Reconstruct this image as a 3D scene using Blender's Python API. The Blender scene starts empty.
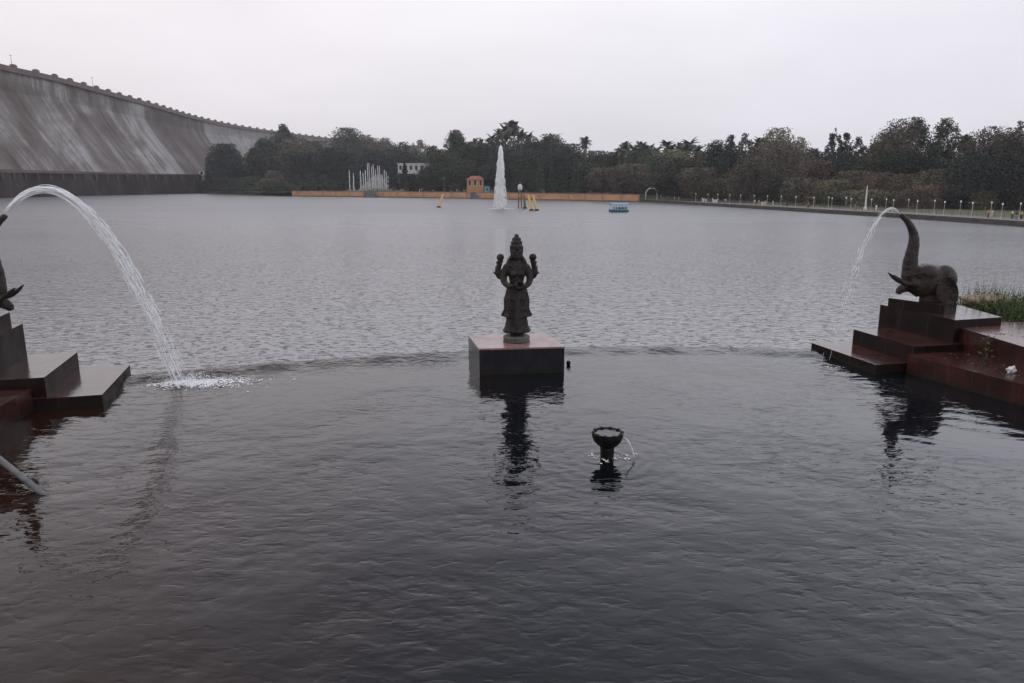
import bpy, bmesh, math, random
import numpy as np
from mathutils import Vector, Matrix

random.seed(7)
rng = np.random.default_rng(7)
sc = bpy.context.scene
COL = sc.collection
R = math.radians

# ------------------------------------------------------------------ camera
F = 739.0; W, H = 1024, 683
PITCH = math.atan((H/2-182.0)/F)
CAM = Vector((0, 0, 3.0))
cd = bpy.data.cameras.new('camera'); cam = bpy.data.objects.new('camera', cd); COL.objects.link(cam)
cam.location = CAM; cam.rotation_euler = (math.pi/2-PITCH, 0, 0)
cd.sensor_width = 36; cd.lens = F/W*36; cd.clip_start = .1; cd.clip_end = 8000
sc.camera = cam

# ------------------------------------------------------------------ sky and sun
SUN_EL, SUN_AZ = R(38), R(-70)
world = bpy.data.worlds.new('World'); sc.world = world; world.use_nodes = True
wn = world.node_tree; wn.nodes.clear()
def N(nt, t, **kw):
    n = nt.nodes.new(t)
    for k, v in kw.items(): setattr(n, k, v)
    return n
out = N(wn, 'ShaderNodeOutputWorld'); bg = N(wn, 'ShaderNodeBackground'); bg.inputs[1].default_value = .1
sky = N(wn, 'ShaderNodeTexSky', sky_type='NISHITA'); sky.sun_disc = False
sky.sun_elevation = SUN_EL; sky.sun_rotation = SUN_AZ; sky.dust_density = 4; sky.air_density = 1.2
tc = N(wn, 'ShaderNodeTexCoord'); sp = N(wn, 'ShaderNodeSeparateXYZ'); wn.links.new(tc.outputs['Generated'], sp.inputs[0])
cr = N(wn, 'ShaderNodeValToRGB'); wn.links.new(sp.outputs['Z'], cr.inputs[0])
e = cr.color_ramp.elements
while len(cr.color_ramp.elements) < 6: cr.color_ramp.elements.new(.5)
for el, (p_, k_) in zip(cr.color_ramp.elements, ((0.0, (.41, .403, .425)), (.10, (.44, .433, .454)), (.215, (.495, .486, .505)), (.28, (.705, .71, .755)), (.41, (.65, .66, .72)), (.60, (.41, .418, .47)))):
    el.position = p_; el.color = (*k_, 1)
nz = N(wn, 'ShaderNodeTexNoise'); nz.inputs['Scale'].default_value = 2.2; nz.inputs['Detail'].default_value = 4
mpn = N(wn, 'ShaderNodeMapping'); mpn.inputs['Scale'].default_value = (1, 1, 3.5)
wn.links.new(tc.outputs['Generated'], mpn.inputs[0]); wn.links.new(mpn.outputs[0], nz.inputs['Vector'])
mr = N(wn, 'ShaderNodeMapRange'); mr.inputs[1].default_value = .3; mr.inputs[2].default_value = .7
mr.inputs[3].default_value = 18.5; mr.inputs[4].default_value = 21.0
wn.links.new(nz.outputs[0], mr.inputs[0])
vm = N(wn, 'ShaderNodeVectorMath', operation='SCALE'); wn.links.new(cr.outputs[0], vm.inputs[0]); wn.links.new(mr.outputs[0], vm.inputs['Scale'])
tn = N(wn, 'ShaderNodeValToRGB'); mt = N(wn, 'ShaderNodeMapRange'); mt.inputs[1].default_value = -.7; mt.inputs[2].default_value = .5; wn.links.new(sp.outputs['X'], mt.inputs[0]); wn.links.new(mt.outputs[0], tn.inputs[0])
tn.color_ramp.elements[0].color = (1.0, .955, .945, 1); tn.color_ramp.elements[1].color = (.965, .965, 1.0, 1)
# added boost: unseen upper sky brighter towards the right, lightening the pool's reflection
mz = N(wn, 'ShaderNodeMapRange'); mz.inputs[1].default_value = .21; mz.inputs[2].default_value = .33; wn.links.new(sp.outputs['Z'], mz.inputs[0])
ma = N(wn, 'ShaderNodeMath', operation='MULTIPLY'); wn.links.new(sp.outputs['X'], ma.inputs[0]); wn.links.new(mz.outputs[0], ma.inputs[1])
mb = N(wn, 'ShaderNodeMath', operation='MULTIPLY_ADD'); wn.links.new(ma.outputs[0], mb.inputs[0]); mb.inputs[1].default_value = .42; mb.inputs[2].default_value = 1.03
v2 = N(wn, 'ShaderNodeVectorMath', operation='SCALE'); wn.links.new(vm.outputs[0], v2.inputs[0]); wn.links.new(mb.outputs[0], v2.inputs['Scale'])
vt = N(wn, 'ShaderNodeVectorMath', operation='MULTIPLY'); wn.links.new(v2.outputs[0], vt.inputs[0]); wn.links.new(tn.outputs[0], vt.inputs[1])
mx = N(wn, 'ShaderNodeMix', data_type='RGBA'); mx.inputs[0].default_value = .94
wn.links.new(sky.outputs[0], mx.inputs[6]); wn.links.new(vt.outputs[0], mx.inputs[7])
wn.links.new(mx.outputs[2], bg.inputs[0]); wn.links.new(bg.outputs[0], out.inputs[0])

sd = bpy.data.lights.new('sun', 'SUN'); sun = bpy.data.objects.new('sun', sd); COL.objects.link(sun)
sd.energy = .55; sd.angle = R(25); sd.color = (1, .93, .87)
sdir = Vector((math.sin(SUN_AZ)*math.cos(SUN_EL), math.cos(SUN_AZ)*math.cos(SUN_EL), math.sin(SUN_EL)))
sun.rotation_euler = (-sdir).to_track_quat('-Z', 'Y').to_euler()
sc.view_settings.view_transform = 'Standard'; sc.view_settings.look = 'None'
sc.view_settings.exposure = 0.0; sc.view_settings.gamma = 1
sc.cycles.filter_width = 1.5
sc.cycles.max_bounces = 8; sc.cycles.transparent_max_bounces = 24

# ------------------------------------------------------------------ projection helpers
CP, SP = math.cos(PITCH), math.sin(PITCH)
def ray(px, py):
    x = (px-W/2)/F; v = (H/2-py)/F
    return Vector((x, CP+v*SP, -SP+v*CP))
def at(px, py, z):
    d = ray(px, py); return CAM + d*((z-CAM.z)/d.z)
def atY(px, py, Y):
    d = ray(px, py); return CAM + d*(Y/d.y)
LAKE = -5.0

# ------------------------------------------------------------------ object helpers
def link(o, parent=None):
    COL.objects.link(o)
    if parent is not None: o.parent = parent
    return o
def tag(o, label=None, cat=None, group=None, kind=None):
    if label: o['label'] = label
    if cat: o['category'] = cat
    if group: o['group'] = group
    if kind: o['kind'] = kind
    return o
def empty(name, loc=(0, 0, 0), rz=0, label=None, cat=None, group=None):
    o = bpy.data.objects.new(name, None); o.location = loc; o.rotation_euler = (0, 0, rz); o.empty_display_size = .2
    link(o); return tag(o, label, cat, group)
def obj(name, bm, mat, parent=None, smooth=False):
    me = bpy.data.meshes.new(name); bmesh.ops.recalc_face_normals(bm, faces=bm.faces); bm.to_mesh(me); bm.free()
    if smooth:
        me.polygons.foreach_set('use_smooth', [True]*len(me.polygons))
    me.materials.append(mat)
    return link(bpy.data.objects.new(name, me), parent)
def np_mesh(name, verts, faces, mat, parent=None):
    me = bpy.data.meshes.new(name)
    me.from_pydata([tuple(v) for v in verts], [], faces) if not isinstance(faces, np.ndarray) else fast(me, verts, faces)
    me.materials.append(mat); me.update()
    return link(bpy.data.objects.new(name, me), parent)
def fast(me, v, f):
    k = f.shape[1]
    me.vertices.add(len(v)); me.vertices.foreach_set('co', np.asarray(v, dtype=np.float32).ravel())
    me.loops.add(f.size); me.loops.foreach_set('vertex_index', f.astype(np.int32).ravel())
    me.polygons.add(len(f)); me.polygons.foreach_set('loop_start', np.arange(0, f.size, k, dtype=np.int32))
    me.update(calc_edges=True); me.validate()
def new(): return bmesh.new()
def box(bm, c, s, rz=0, M=None):
    m = Matrix.Translation(c) @ Matrix.Rotation(rz, 4, 'Z') @ Matrix.Diagonal((s[0], s[1], s[2], 1))
    if M is not None: m = M @ m
    return bmesh.ops.create_cube(bm, size=1, matrix=m)['verts']
def ball(bm, c, s, sub=2, rot=None):
    if not hasattr(s, '__len__'): s = (s, s, s)
    m = Matrix.Translation(c) @ (rot.to_4x4() if rot is not None else Matrix()) @ Matrix.Diagonal((s[0], s[1], s[2], 1))
    return bmesh.ops.create_icosphere(bm, subdivisions=sub, radius=1, matrix=m)['verts']
def tube(bm, pts, rad, n=8, cap=True):
    pts = [Vector(p) for p in pts]
    if not hasattr(rad, '__len__'): rad = [rad]*len(pts)
    rings = []; up = None
    for i, p in enumerate(pts):
        t = (pts[min(i+1, len(pts)-1)]-pts[max(i-1, 0)]).normalized()
        if up is None:
            up = Vector((0, 0, 1)) if abs(t.z) < .9 else Vector((1, 0, 0))
        a = t.cross(up).normalized(); b = a.cross(t).normalized(); up = b
        rings.append([bm.verts.new(p+rad[i]*(math.cos(2*math.pi*k/n)*a+math.sin(2*math.pi*k/n)*b)) for k in range(n)])
    for r0, r1 in zip(rings, rings[1:]):
        for k in range(n): bm.faces.new((r0[k], r0[(k+1) % n], r1[(k+1) % n], r1[k]))
    if cap: bm.faces.new(rings[0][::-1]); bm.faces.new(rings[-1])
def spline(pts, rad, k=6):
    P = [Vector(p) for p in pts]; o = []; r = []
    for i in range(len(P)-1):
        p0, p1, p2, p3 = P[max(i-1, 0)], P[i], P[i+1], P[min(i+2, len(P)-1)]
        for j in range(k):
            t = j/k
            o.append(.5*((2*p1)+(p2-p0)*t+(2*p0-5*p1+4*p2-p3)*t*t+(3*p1-p0-3*p2+p3)*t**3)); r.append(rad[i]*(1-t)+rad[i+1]*t)
    o.append(P[-1]); r.append(rad[-1]); return o, r
def stack(bm, rings, n=24, mod=None):
    """closed surface from elliptical rings (z, rx, ry, cx, cy)"""
    R_ = []
    for i, q in enumerate(rings):
        z, rx, ry = q[:3]; cx, cy = (q[3], q[4]) if len(q) > 3 else (0, 0)
        row = []
        for k in range(n):
            a = 2*math.pi*k/n; f = mod(i, a) if mod else 1
            row.append(bm.verts.new((cx+rx*f*math.cos(a), cy+ry*f*math.sin(a), z)))
        R_.append(row)
    for r0, r1 in zip(R_, R_[1:]):
        for k in range(n): bm.faces.new((r0[k], r0[(k+1) % n], r1[(k+1) % n], r1[k]))
    bm.faces.new(R_[0][::-1]); bm.faces.new(R_[-1])
def prism(bm, pts, z0, z1):
    lo = [bm.verts.new((p[0], p[1], z0)) for p in pts]; hi = [bm.verts.new((p[0], p[1], z1)) for p in pts]
    n = len(pts)
    for k in range(n): bm.faces.new((lo[k], lo[(k+1) % n], hi[(k+1) % n], hi[k]))
    bm.faces.new(lo[::-1]); bm.faces.new(hi)
def bevel(bm, w, seg=2):
    es = [e for e in bm.edges if len(e.link_faces) == 2 and e.calc_face_angle(0) > .5]
    bmesh.ops.bevel(bm, geom=es, offset=w, segments=seg, affect='EDGES', profile=.6)
def fuse(name, bm, vox, mat, parent=None, smooth=2):
    """one continuous surface out of overlapping closed shapes"""
    bmesh.ops.recalc_face_normals(bm, faces=bm.faces)
    me = bpy.data.meshes.new(name); bm.to_mesh(me); bm.free()
    o = bpy.data.objects.new(name, me); COL.objects.link(o)
    md = o.modifiers.new('r', 'REMESH'); md.mode = 'VOXEL'; md.voxel_size = vox
    dg = bpy.context.evaluated_depsgraph_get(); dg.update()
    m2 = bpy.data.meshes.new_from_object(o.evaluated_get(dg))
    bpy.data.objects.remove(o); bpy.data.meshes.remove(me); m2.name = name
    b = bmesh.new(); b.from_mesh(m2)
    for _ in range(smooth): bmesh.ops.smooth_vert(b, verts=b.verts, factor=.5, use_axis_x=True, use_axis_y=True, use_axis_z=True)
    b.to_mesh(m2); b.free()
    m2.polygons.foreach_set('use_smooth', [True]*len(m2.polygons)); m2.materials.clear(); m2.materials.append(mat)
    return link(bpy.data.objects.new(name, m2), parent)
def copy_tree(o, parent=None):
    c = o.copy(); COL.objects.link(c)
    if parent is not None: c.parent = parent
    for ch in list(o.children): copy_tree(ch, c)
    return c

# ------------------------------------------------------------------ materials
def base_mat(name, col, rough=.7, spec=.5):
    m = bpy.data.materials.new(name); m.use_nodes = True; nt = m.node_tree
    b = nt.nodes['Principled BSDF']; b.inputs['Base Color'].default_value = (*col, 1)
    b.inputs['Roughness'].default_value = rough; b.inputs['Specular IOR Level'].default_value = spec
    return m, nt, b
def coords(nt, scale=(1, 1, 1), kind='Object'):
    t = N(nt, 'ShaderNodeTexCoord'); mp = N(nt, 'ShaderNodeMapping'); mp.inputs['Scale'].default_value = scale
    nt.links.new(t.outputs[kind], mp.inputs[0]); return mp.outputs[0]
def noise(nt, vec, s, det=4, rough=.55, dist=0):
    n = N(nt, 'ShaderNodeTexNoise'); n.inputs['Scale'].default_value = s; n.inputs['Detail'].default_value = det
    n.inputs['Roughness'].default_value = rough; n.inputs['Distortion'].default_value = dist
    nt.links.new(vec, n.inputs['Vector']); return n.outputs[0]
def ramp(nt, fac, stops):
    r = N(nt, 'ShaderNodeValToRGB'); nt.links.new(fac, r.inputs[0]); el = r.color_ramp.elements
    while len(el) < len(stops): el.new(.5)
    for e_, (p, c) in zip(el, stops): e_.position = p; e_.color = (*c, 1)
    return r.outputs[0]
def math_(nt, op, a, b=None, c=None):
    n = N(nt, 'ShaderNodeMath', operation=op)
    for i, v in enumerate((a, b, c)):
        if v is None: continue
        if isinstance(v, (int, float)): n.inputs[i].default_value = v
        else: nt.links.new(v, n.inputs[i])
    return n.outputs[0]
def mixc(nt, fac, a, b):
    n = N(nt, 'ShaderNodeMix', data_type='RGBA')
    for i, v in ((0, fac), (6, a), (7, b)):
        if isinstance(v, (int, float)): n.inputs[i].default_value = v
        elif isinstance(v, tuple): n.inputs[i].default_value = (*v, 1)
        else: nt.links.new(v, n.inputs[i])
    return n.outputs[2]
def bump(nt, b, h, dist, strength=1):
    n = N(nt, 'ShaderNodeBump'); n.inputs['Distance'].default_value = dist; n.inputs['Strength'].default_value = strength
    nt.links.new(h, n.inputs['Height']); nt.links.new(n.outputs[0], b.inputs['Normal'])
def mottled(name, c1, c2, rough=.7, scale=6, bmp=.01, spec=.5, sc3=(1, 1, 1), c3=None):
    m, nt, b = base_mat(name, c1, rough, spec)
    v = coords(nt, sc3); n1 = noise(nt, v, scale, 6, .65, .4)
    st = [(.35, c1), (.65, c2)]
    if c3: st.append((.8, c3))
    nt.links.new(ramp(nt, n1, st), b.inputs['Base Color'])
    n2 = noise(nt, v, scale*5, 4)
    if bmp: bump(nt, b, n2, bmp)
    return m, nt, b

STONE, _, _ = mottled('statue_stone', (.009, .0072, .006), (.042, .034, .028), .6, 9, .02, .3)
STONE_BASE, _, _ = mottled('statue_base_stone', (.06, .054, .048), (.12, .11, .10), .8, 8, .012)
BRONZE, _, _ = mottled('elephant_stone', (.006, .0042, .0036), (.052, .033, .026), .40, 5, .022, .25)
BLACK, _, _ = mottled('black_stone', (.004, .0036, .0036), (.010, .009, .0085), .5, 9, .01, .18)
def granite(name, c1, c2, rough, joints=True, line=True, spec=.12):
    m, nt, b = base_mat(name, c1, rough, spec)
    g_ = N(nt, 'ShaderNodeNewGeometry'); v = g_.outputs['Position']; sp_ = noise(nt, v, 140, 2, .7); pt = noise(nt, v, 2.2, 5, .6, .6)
    a = ramp(nt, sp_, [(.4, tuple(x*.75 for x in c1)), (.62, tuple(min(1, x*1.3) for x in c1))])
    f = ramp(nt, pt, [(.42, (0, 0, 0)), (.62, (1, 1, 1))])
    c = mixc(nt, f, a, c2)
    mp = N(nt, 'ShaderNodeMapping'); mp.inputs['Rotation'].default_value = (0, 0, -.24); nt.links.new(v, mp.inputs[0])
    if joints:
        bk = N(nt, 'ShaderNodeTexBrick'); bk.inputs['Scale'].default_value = 1; bk.inputs['Brick Width'].default_value = .92; bk.inputs['Row Height'].default_value = .61; bk.inputs['Mortar Size'].default_value = .006
        nt.links.new(mp.outputs[0], bk.inputs['Vector']); c = mixc(nt, math_(nt, 'MULTIPLY', bk.outputs['Fac'], .75), c, (.05, .042, .038))
    # lime runs and grime with a shape of their own
    rn = N(nt, 'ShaderNodeMapping'); rn.inputs['Scale'].default_value = (7, 7, .8); nt.links.new(v, rn.inputs[0])
    st = ramp(nt, noise(nt, rn.outputs[0], 1, 5, .7), [(.56, (0, 0, 0)), (.75, (.4, .4, .4))]); c = mixc(nt, st, c, tuple(min(1, x*2.2+.02) for x in c1))
    if line:
        s_ = N(nt, 'ShaderNodeSeparateXYZ'); nt.links.new(v, s_.inputs[0])
        hz_ = math_(nt, 'ADD', s_.outputs['Z'], math_(nt, 'MULTIPLY', pt, -.06))
        wl = N(nt, 'ShaderNodeMapRange'); wl.inputs[1].default_value = .06; wl.inputs[2].default_value = .0; nt.links.new(hz_, wl.inputs[0]); c = mixc(nt, math_(nt, 'MULTIPLY', wl.outputs[0], .7), c, (.012, .014, .009))
    nt.links.new(c, b.inputs['Base Color'])
    nt.links.new(math_(nt, 'MULTIPLY_ADD', pt, rough*1.6, rough*.25), b.inputs['Roughness'])
    bump(nt, b, pt, .006)
    return m
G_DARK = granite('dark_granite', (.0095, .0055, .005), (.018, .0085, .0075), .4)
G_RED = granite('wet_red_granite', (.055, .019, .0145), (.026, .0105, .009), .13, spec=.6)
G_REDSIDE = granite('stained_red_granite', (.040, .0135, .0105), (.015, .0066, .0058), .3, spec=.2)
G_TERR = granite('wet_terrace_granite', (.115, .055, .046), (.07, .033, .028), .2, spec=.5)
G_PINK = granite('pink_granite', (.25, .150, .132), (.20, .115, .10), .26, False, False, .5)
G_BLACK = granite('black_granite', (.012, .011, .014), (.018, .0165, .021), .2, False, True, .2)

def water(name, base, rough, layers, rings=(), calm=None):
    m, nt, b = base_mat(name, base, rough); b.inputs['IOR'].default_value = 1.333
    g = N(nt, 'ShaderNodeNewGeometry'); tot = None
    for (sx, sy, s, amp, det, dist, rot, *pk) in layers:
        lip = sx == 'lip'; sx = .7 if lip else sx
        mp = N(nt, 'ShaderNodeMapping'); mp.inputs['Scale'].default_value = (sx, sy, 1); mp.inputs['Rotation'].default_value = (0, 0, rot)
        nt.links.new(g.outputs['Position'], mp.inputs[0])
        h = noise(nt, mp.outputs[0], s, det, .5, dist)
        if pk: h = math_(nt, 'SMOOTH_MAX', math_(nt, 'SUBTRACT', h, pk[0]), 0.0, .05)
        h = math_(nt, 'MULTIPLY', h, amp)
        if lip: at_ = N(nt, 'ShaderNodeAttribute', attribute_name='lip'); h = math_(nt, 'MULTIPLY', h, at_.outputs['Fac'])
        tot = h if tot is None else math_(nt, 'ADD', tot, h)
    if calm:
        cm = noise(nt, g.outputs['Position'], calm, 3, .55, .6); tot = math_(nt, 'MULTIPLY', tot, math_(nt, 'MAXIMUM', math_(nt, 'MULTIPLY_ADD', cm, 4.4, -1.2), .22))
    for (cx, cy, k, amp, fall) in rings:
        d = N(nt, 'ShaderNodeVectorMath', operation='DISTANCE'); d.inputs[1].default_value = (cx, cy, 0)
        nt.links.new(g.outputs['Position'], d.inputs[0])
        wv = math_(nt, 'SINE', math_(nt, 'MULTIPLY', math_(nt, 'ADD', d.outputs['Value'], math_(nt, 'MULTIPLY', noise(nt, g.outputs['Position'], 2.3, 2), .35)), k))
        en = math_(nt, 'POWER', 2.718, math_(nt, 'MULTIPLY', d.outputs['Value'], -1/fall))
        tot = math_(nt, 'ADD', tot, math_(nt, 'MULTIPLY', math_(nt, 'MULTIPLY', wv, en), amp))
    bump(nt, b, tot, 1.0)
    return m, nt, b
CUP = at(607, 457.5, 0)
SPL = at(180, 382, 0); SPR = at(826, 367, 0)
LAKE_M, nt, b = water('lake_water', (.145, .144, .147), .26, [
    (.75, 1.4, 1.0, -.045, 2, .5, .12), (.7, 1.5, 3.0, -.75, 2, .6, -.33, .60), (.7, 1.3, 4.2, -.022, 2, .6, -.2)])
b.inputs['IOR'].default_value = 1.45
g = N(nt, 'ShaderNodeNewGeometry'); sy = N(nt, 'ShaderNodeSeparateXYZ'); nt.links.new(g.outputs['Position'], sy.inputs[0])
ry = N(nt, 'ShaderNodeMapRange'); nt.links.new(sy.outputs['Y'], ry.inputs[0]); ry.inputs[1].default_value = 30; ry.inputs[2].default_value = 220; ry.inputs[3].default_value = .13; ry.inputs[4].default_value = .36
wp = N(nt, 'ShaderNodeMapping'); wp.inputs['Scale'].default_value = (.012, .03, 1); nt.links.new(g.outputs['Position'], wp.inputs[0])
nt.links.new(math_(nt, 'ADD', ry.outputs[0], math_(nt, 'MULTIPLY', math_(nt, 'SUBTRACT', noise(nt, wp.outputs[0], 1, 3), .5), .16)), b.inputs['Roughness'])
POOL_M, nt, b = water('pool_water', (.014, .0115, .0115), .04, [
    (.9, 1.2, 1.0, -.011, 2, .4, -.35), (.8, 1.4, 3.4, -.0095, 2, .3, .35), (.75, 1.5, 7.5, -.0105, 2, .4, -.2, .54), (.9, 1.3, 15, -.0011, 2, .3, -.15), ('lip', .9, 7.5, -.06, 3, .8, .1)],
    [(CUP.x, CUP.y, 36, .0017, .8), (SPL.x, SPL.y, 26, .006, .9), (SPR.x, SPR.y, 30, .0025, .5)], .42)
# reddish floor and wall reflection painted into the water colour at left
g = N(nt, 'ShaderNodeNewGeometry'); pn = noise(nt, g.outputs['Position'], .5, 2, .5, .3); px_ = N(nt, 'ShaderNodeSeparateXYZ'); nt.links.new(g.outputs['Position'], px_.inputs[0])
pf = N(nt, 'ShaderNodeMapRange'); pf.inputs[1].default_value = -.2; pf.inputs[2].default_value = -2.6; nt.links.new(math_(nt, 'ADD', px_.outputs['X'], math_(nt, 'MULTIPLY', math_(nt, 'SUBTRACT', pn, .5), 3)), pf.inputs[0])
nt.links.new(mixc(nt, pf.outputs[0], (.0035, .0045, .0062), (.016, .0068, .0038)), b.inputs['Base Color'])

def spray_mat(name, alpha):
    m, nt, b = base_mat(name, (.97, .975, .98), .3); b.inputs['Alpha'].default_value = alpha; b.inputs['Transmission Weight'].default_value = .12; b.inputs['IOR'].default_value = 1.15; return m
SPRAY = spray_mat('white_water', .86); MIST = spray_mat('fine_white_spray', .6); FOAM = spray_mat('white_foam', .8)

def leaf_mat(name, c1, c2, c3):
    m, nt, b = base_mat(name, c1, .75, .25)
    v = coords(nt); n1 = noise(nt, v, .16, 3, .6); 
    wn_ = N(nt, 'ShaderNodeNewGeometry')
    f = math_(nt, 'ADD', math_(nt, 'MULTIPLY', n1, .8), math_(nt, 'MULTIPLY', wn_.outputs['Random Per Island'], .2))
    oi = N(nt, 'ShaderNodeObjectInfo')
    hs = N(nt, 'ShaderNodeHueSaturation')
    nt.links.new(ramp(nt, f, [(.3, c1), (.52, c2), (.72, c3)]), hs.inputs['Color'])
    nt.links.new(math_(nt, 'MULTIPLY_ADD', oi.outputs['Random'], .5, .75), hs.inputs['Value'])
    nt.links.new(math_(nt, 'MULTIPLY_ADD', oi.outputs['Random'], .04, .48), hs.inputs['Hue'])
    nt.links.new(hs.outputs[0], b.inputs['Base Color'])
    return m
LEAF = {
 'dark':  leaf_mat('dark_leaves', (.027, .033, .020), (.046, .053, .031), (.070, .076, .043)),
 'blue':  leaf_mat('blue_dark_leaves', (.018, .023, .019), (.029, .035, .027), (.043, .049, .036)),
 'mid':   leaf_mat('mid_green_leaves', (.036, .044, .026), (.062, .074, .042), (.095, .108, .06)),
 'olive': leaf_mat('olive_leaves', (.10, .094, .05), (.165, .152, .082), (.21, .195, .11)),
 'grey':  leaf_mat('grey_brown_leaves', (.07, .058, .042), (.118, .098, .07), (.16, .134, .096)),
 'red':   leaf_mat('red_brown_leaves', (.09, .058, .042), (.145, .096, .07), (.185, .127, .094)),
 'palm':  leaf_mat('palm_leaves', (.034, .042, .028), (.06, .07, .045), (.10, .105, .07)),
}
BARK, _, _ = mottled('bark', (.055, .045, .038), (.11, .092, .078), .9, 2, .03)
PALMBARK, _, _ = mottled('pale_palm_bark', (.09, .083, .073), (.15, .14, .12), .9, 2, .02)
GRASS_M, _, _ = mottled('lawn', (.075, .08, .036), (.125, .12, .055), .9, .25, .02, .3, (1, 1, 1), (.12, .10, .05))
PATH_M, _, _ = mottled('paving', (.12, .113, .106), (.17, .16, .15), .8, .5, .01)
DARKWALL, _, _ = mottled('dark_wet_wall', (.03, .024, .022), (.06, .05, .045), .7, .4, .02)
SHOREWALL, nt, b = mottled('peach_painted_wall', (.42, .215, .11), (.52, .31, .185), .8, .16, .02, .4, (1, 1, 1.5), (.30, .15, .085))
WHITE, _, _ = mottled('white_paint', (.48, .47, .46), (.60, .59, .58), .6, 1, 0)
ORANGE, _, _ = mottled('orange_plaster', (.40, .20, .07), (.46, .245, .10), .8, .5, 0)
ROOF, _, _ = mottled('red_roof', (.22, .075, .045), (.30, .11, .07), .8, .6, 0)
GLASSDK, _, _ = base_mat('dark_glass', (.02, .02, .022), .15)
TEAL, _, _ = base_mat('teal_paint', (.08, .30, .38), .5)
SKYBLUE, _, _ = base_mat('light_blue_canvas', (.20, .40, .58), .6)
HULL, _, _ = mottled('boat_hull_paint', (.03, .06, .075), (.05, .09, .1), .5, 2, 0)
STEEL, _, _ = mottled('grey_steel', (.09, .09, .088), (.16, .158, .15), .5, 12, .003)
YELLOW, _, _ = mottled('yellow_pipe_paint', (.58, .36, .13), (.66, .45, .2), .6, 1, 0)
BROWN, _, _ = mottled('brown_rust', (.12, .075, .04), (.2, .13, .07), .8, 1.5, 0)
LAMPW, _, _ = base_mat('lamp_white', (.72, .72, .70), .4)
ROCK, _, _ = mottled('tan_rock', (.22, .16, .11), (.38, .29, .2), .9, 6, .02)
SOIL, _, _ = mottled('soil', (.05, .04, .028), (.1, .08, .05), .95, 2, .03)
WEED = leaf_mat('weed_leaves', (.03, .045, .014), (.06, .085, .028), (.10, .125, .045))
DRYSTEM = leaf_mat('dry_stems', (.10, .10, .06), (.15, .15, .09), (.2, .19, .12))
PLASTIC, _, _ = base_mat('crumpled_plastic', (.6, .6, .6), .3)

# ------------------------------------------------------------------ dam material (u along the dam in m, v height in m)
def dam_mat():
    m, nt, b = base_mat('weathered_masonry', (.2, .19, .18), .9, .3)
    uv = N(nt, 'ShaderNodeTexCoord').outputs['UV']
    def mp(sx, sy):
        q = N(nt, 'ShaderNodeMapping'); q.inputs['Scale'].default_value = (sx, sy, 1); nt.links.new(uv, q.inputs[0]); return q.outputs[0]
    streak = noise(nt, mp(.085, .012), 1, 5, .65, .2)
    patch = noise(nt, mp(.016, .03), 1, 4, .6, .5)
    fine = noise(nt, mp(.35, .05), 1, 4, .7)
    s_ = N(nt, 'ShaderNodeSeparateXYZ'); nt.links.new(uv, s_.inputs[0])
    pan = N(nt, 'ShaderNodeTexWhiteNoise', noise_dimensions='1D')
    nt.links.new(math_(nt, 'FLOOR', math_(nt, 'DIVIDE', s_.outputs['X'], 23)), pan.inputs['W'])
    f = math_(nt, 'ADD', math_(nt, 'MULTIPLY', streak, .36), math_(nt, 'ADD', math_(nt, 'MULTIPLY', patch, .5), math_(nt, 'MULTIPLY', fine, .2)))
    f = math_(nt, 'ADD', f, math_(nt, 'MULTIPLY', math_(nt, 'SUBTRACT', pan.outputs['Value'], .5), .07))
    c = ramp(nt, f, [(.40, (.048, .034, .027)), (.475, (.10, .079, .066)), (.545, (.155, .138, .125)), (.62, (.31, .297, .287))])
    # section tint: browner unwashed masonry on part of the length, lit stripe before it painted in as paler colour
    c = mixc(nt, ramp(nt, math_(nt, 'DIVIDE', s_.outputs['X'], 1000), [(0, (0, 0, 0)), (DB0, (0, 0, 0)), (DB0+.002, (1, 1, 1)), (DB1, (1, 1, 1)), (DB1+.002, (0, 0, 0))]), c, mixc(nt, .62, c, (.05, .033, .028)))
    c = mixc(nt, ramp(nt, math_(nt, 'DIVIDE', s_.outputs['X'], 1000), [(0, (0, 0, 0)), (DB0-.03, (0, 0, 0)), (DB0-.012, (.55, .55, .55)), (DB0-.001, (.6, .6, .6)), (DB0, (0, 0, 0))]), c, (.32, .31, .305))
    c = mixc(nt, ramp(nt, math_(nt, 'DIVIDE', s_.outputs['X'], 1000), [(0, (0, 0, 0)), (DB1+.001, (0, 0, 0)), (DB1+.004, (1, 1, 1)), (1, (1, 1, 1))]), c, mixc(nt, .45, c, (.25, .245, .24)))
    jt = math_(nt, 'LESS_THAN', math_(nt, 'FRACT', math_(nt, 'DIVIDE', s_.outputs['X'], 23)), .03)
    c = mixc(nt, math_(nt, 'MULTIPLY', jt, .35), c, (.09, .08, .075))
    nt.links.new(c, b.inputs['Base Color']); bump(nt, b, fine, .3)
    return m

# ------------------------------------------------------------------ lake, ground
def sheet(name, pts, z, mat, parent=None):
    bm = new(); bm.faces.new([bm.verts.new((p[0], p[1], z)) for p in pts]); return obj(name, bm, mat, parent)
tag(sheet('lake', [(-1500, 6), (1500, 6), (1500, 1700), (-1500, 1700)], LAKE, LAKE_M), kind='structure')

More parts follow.
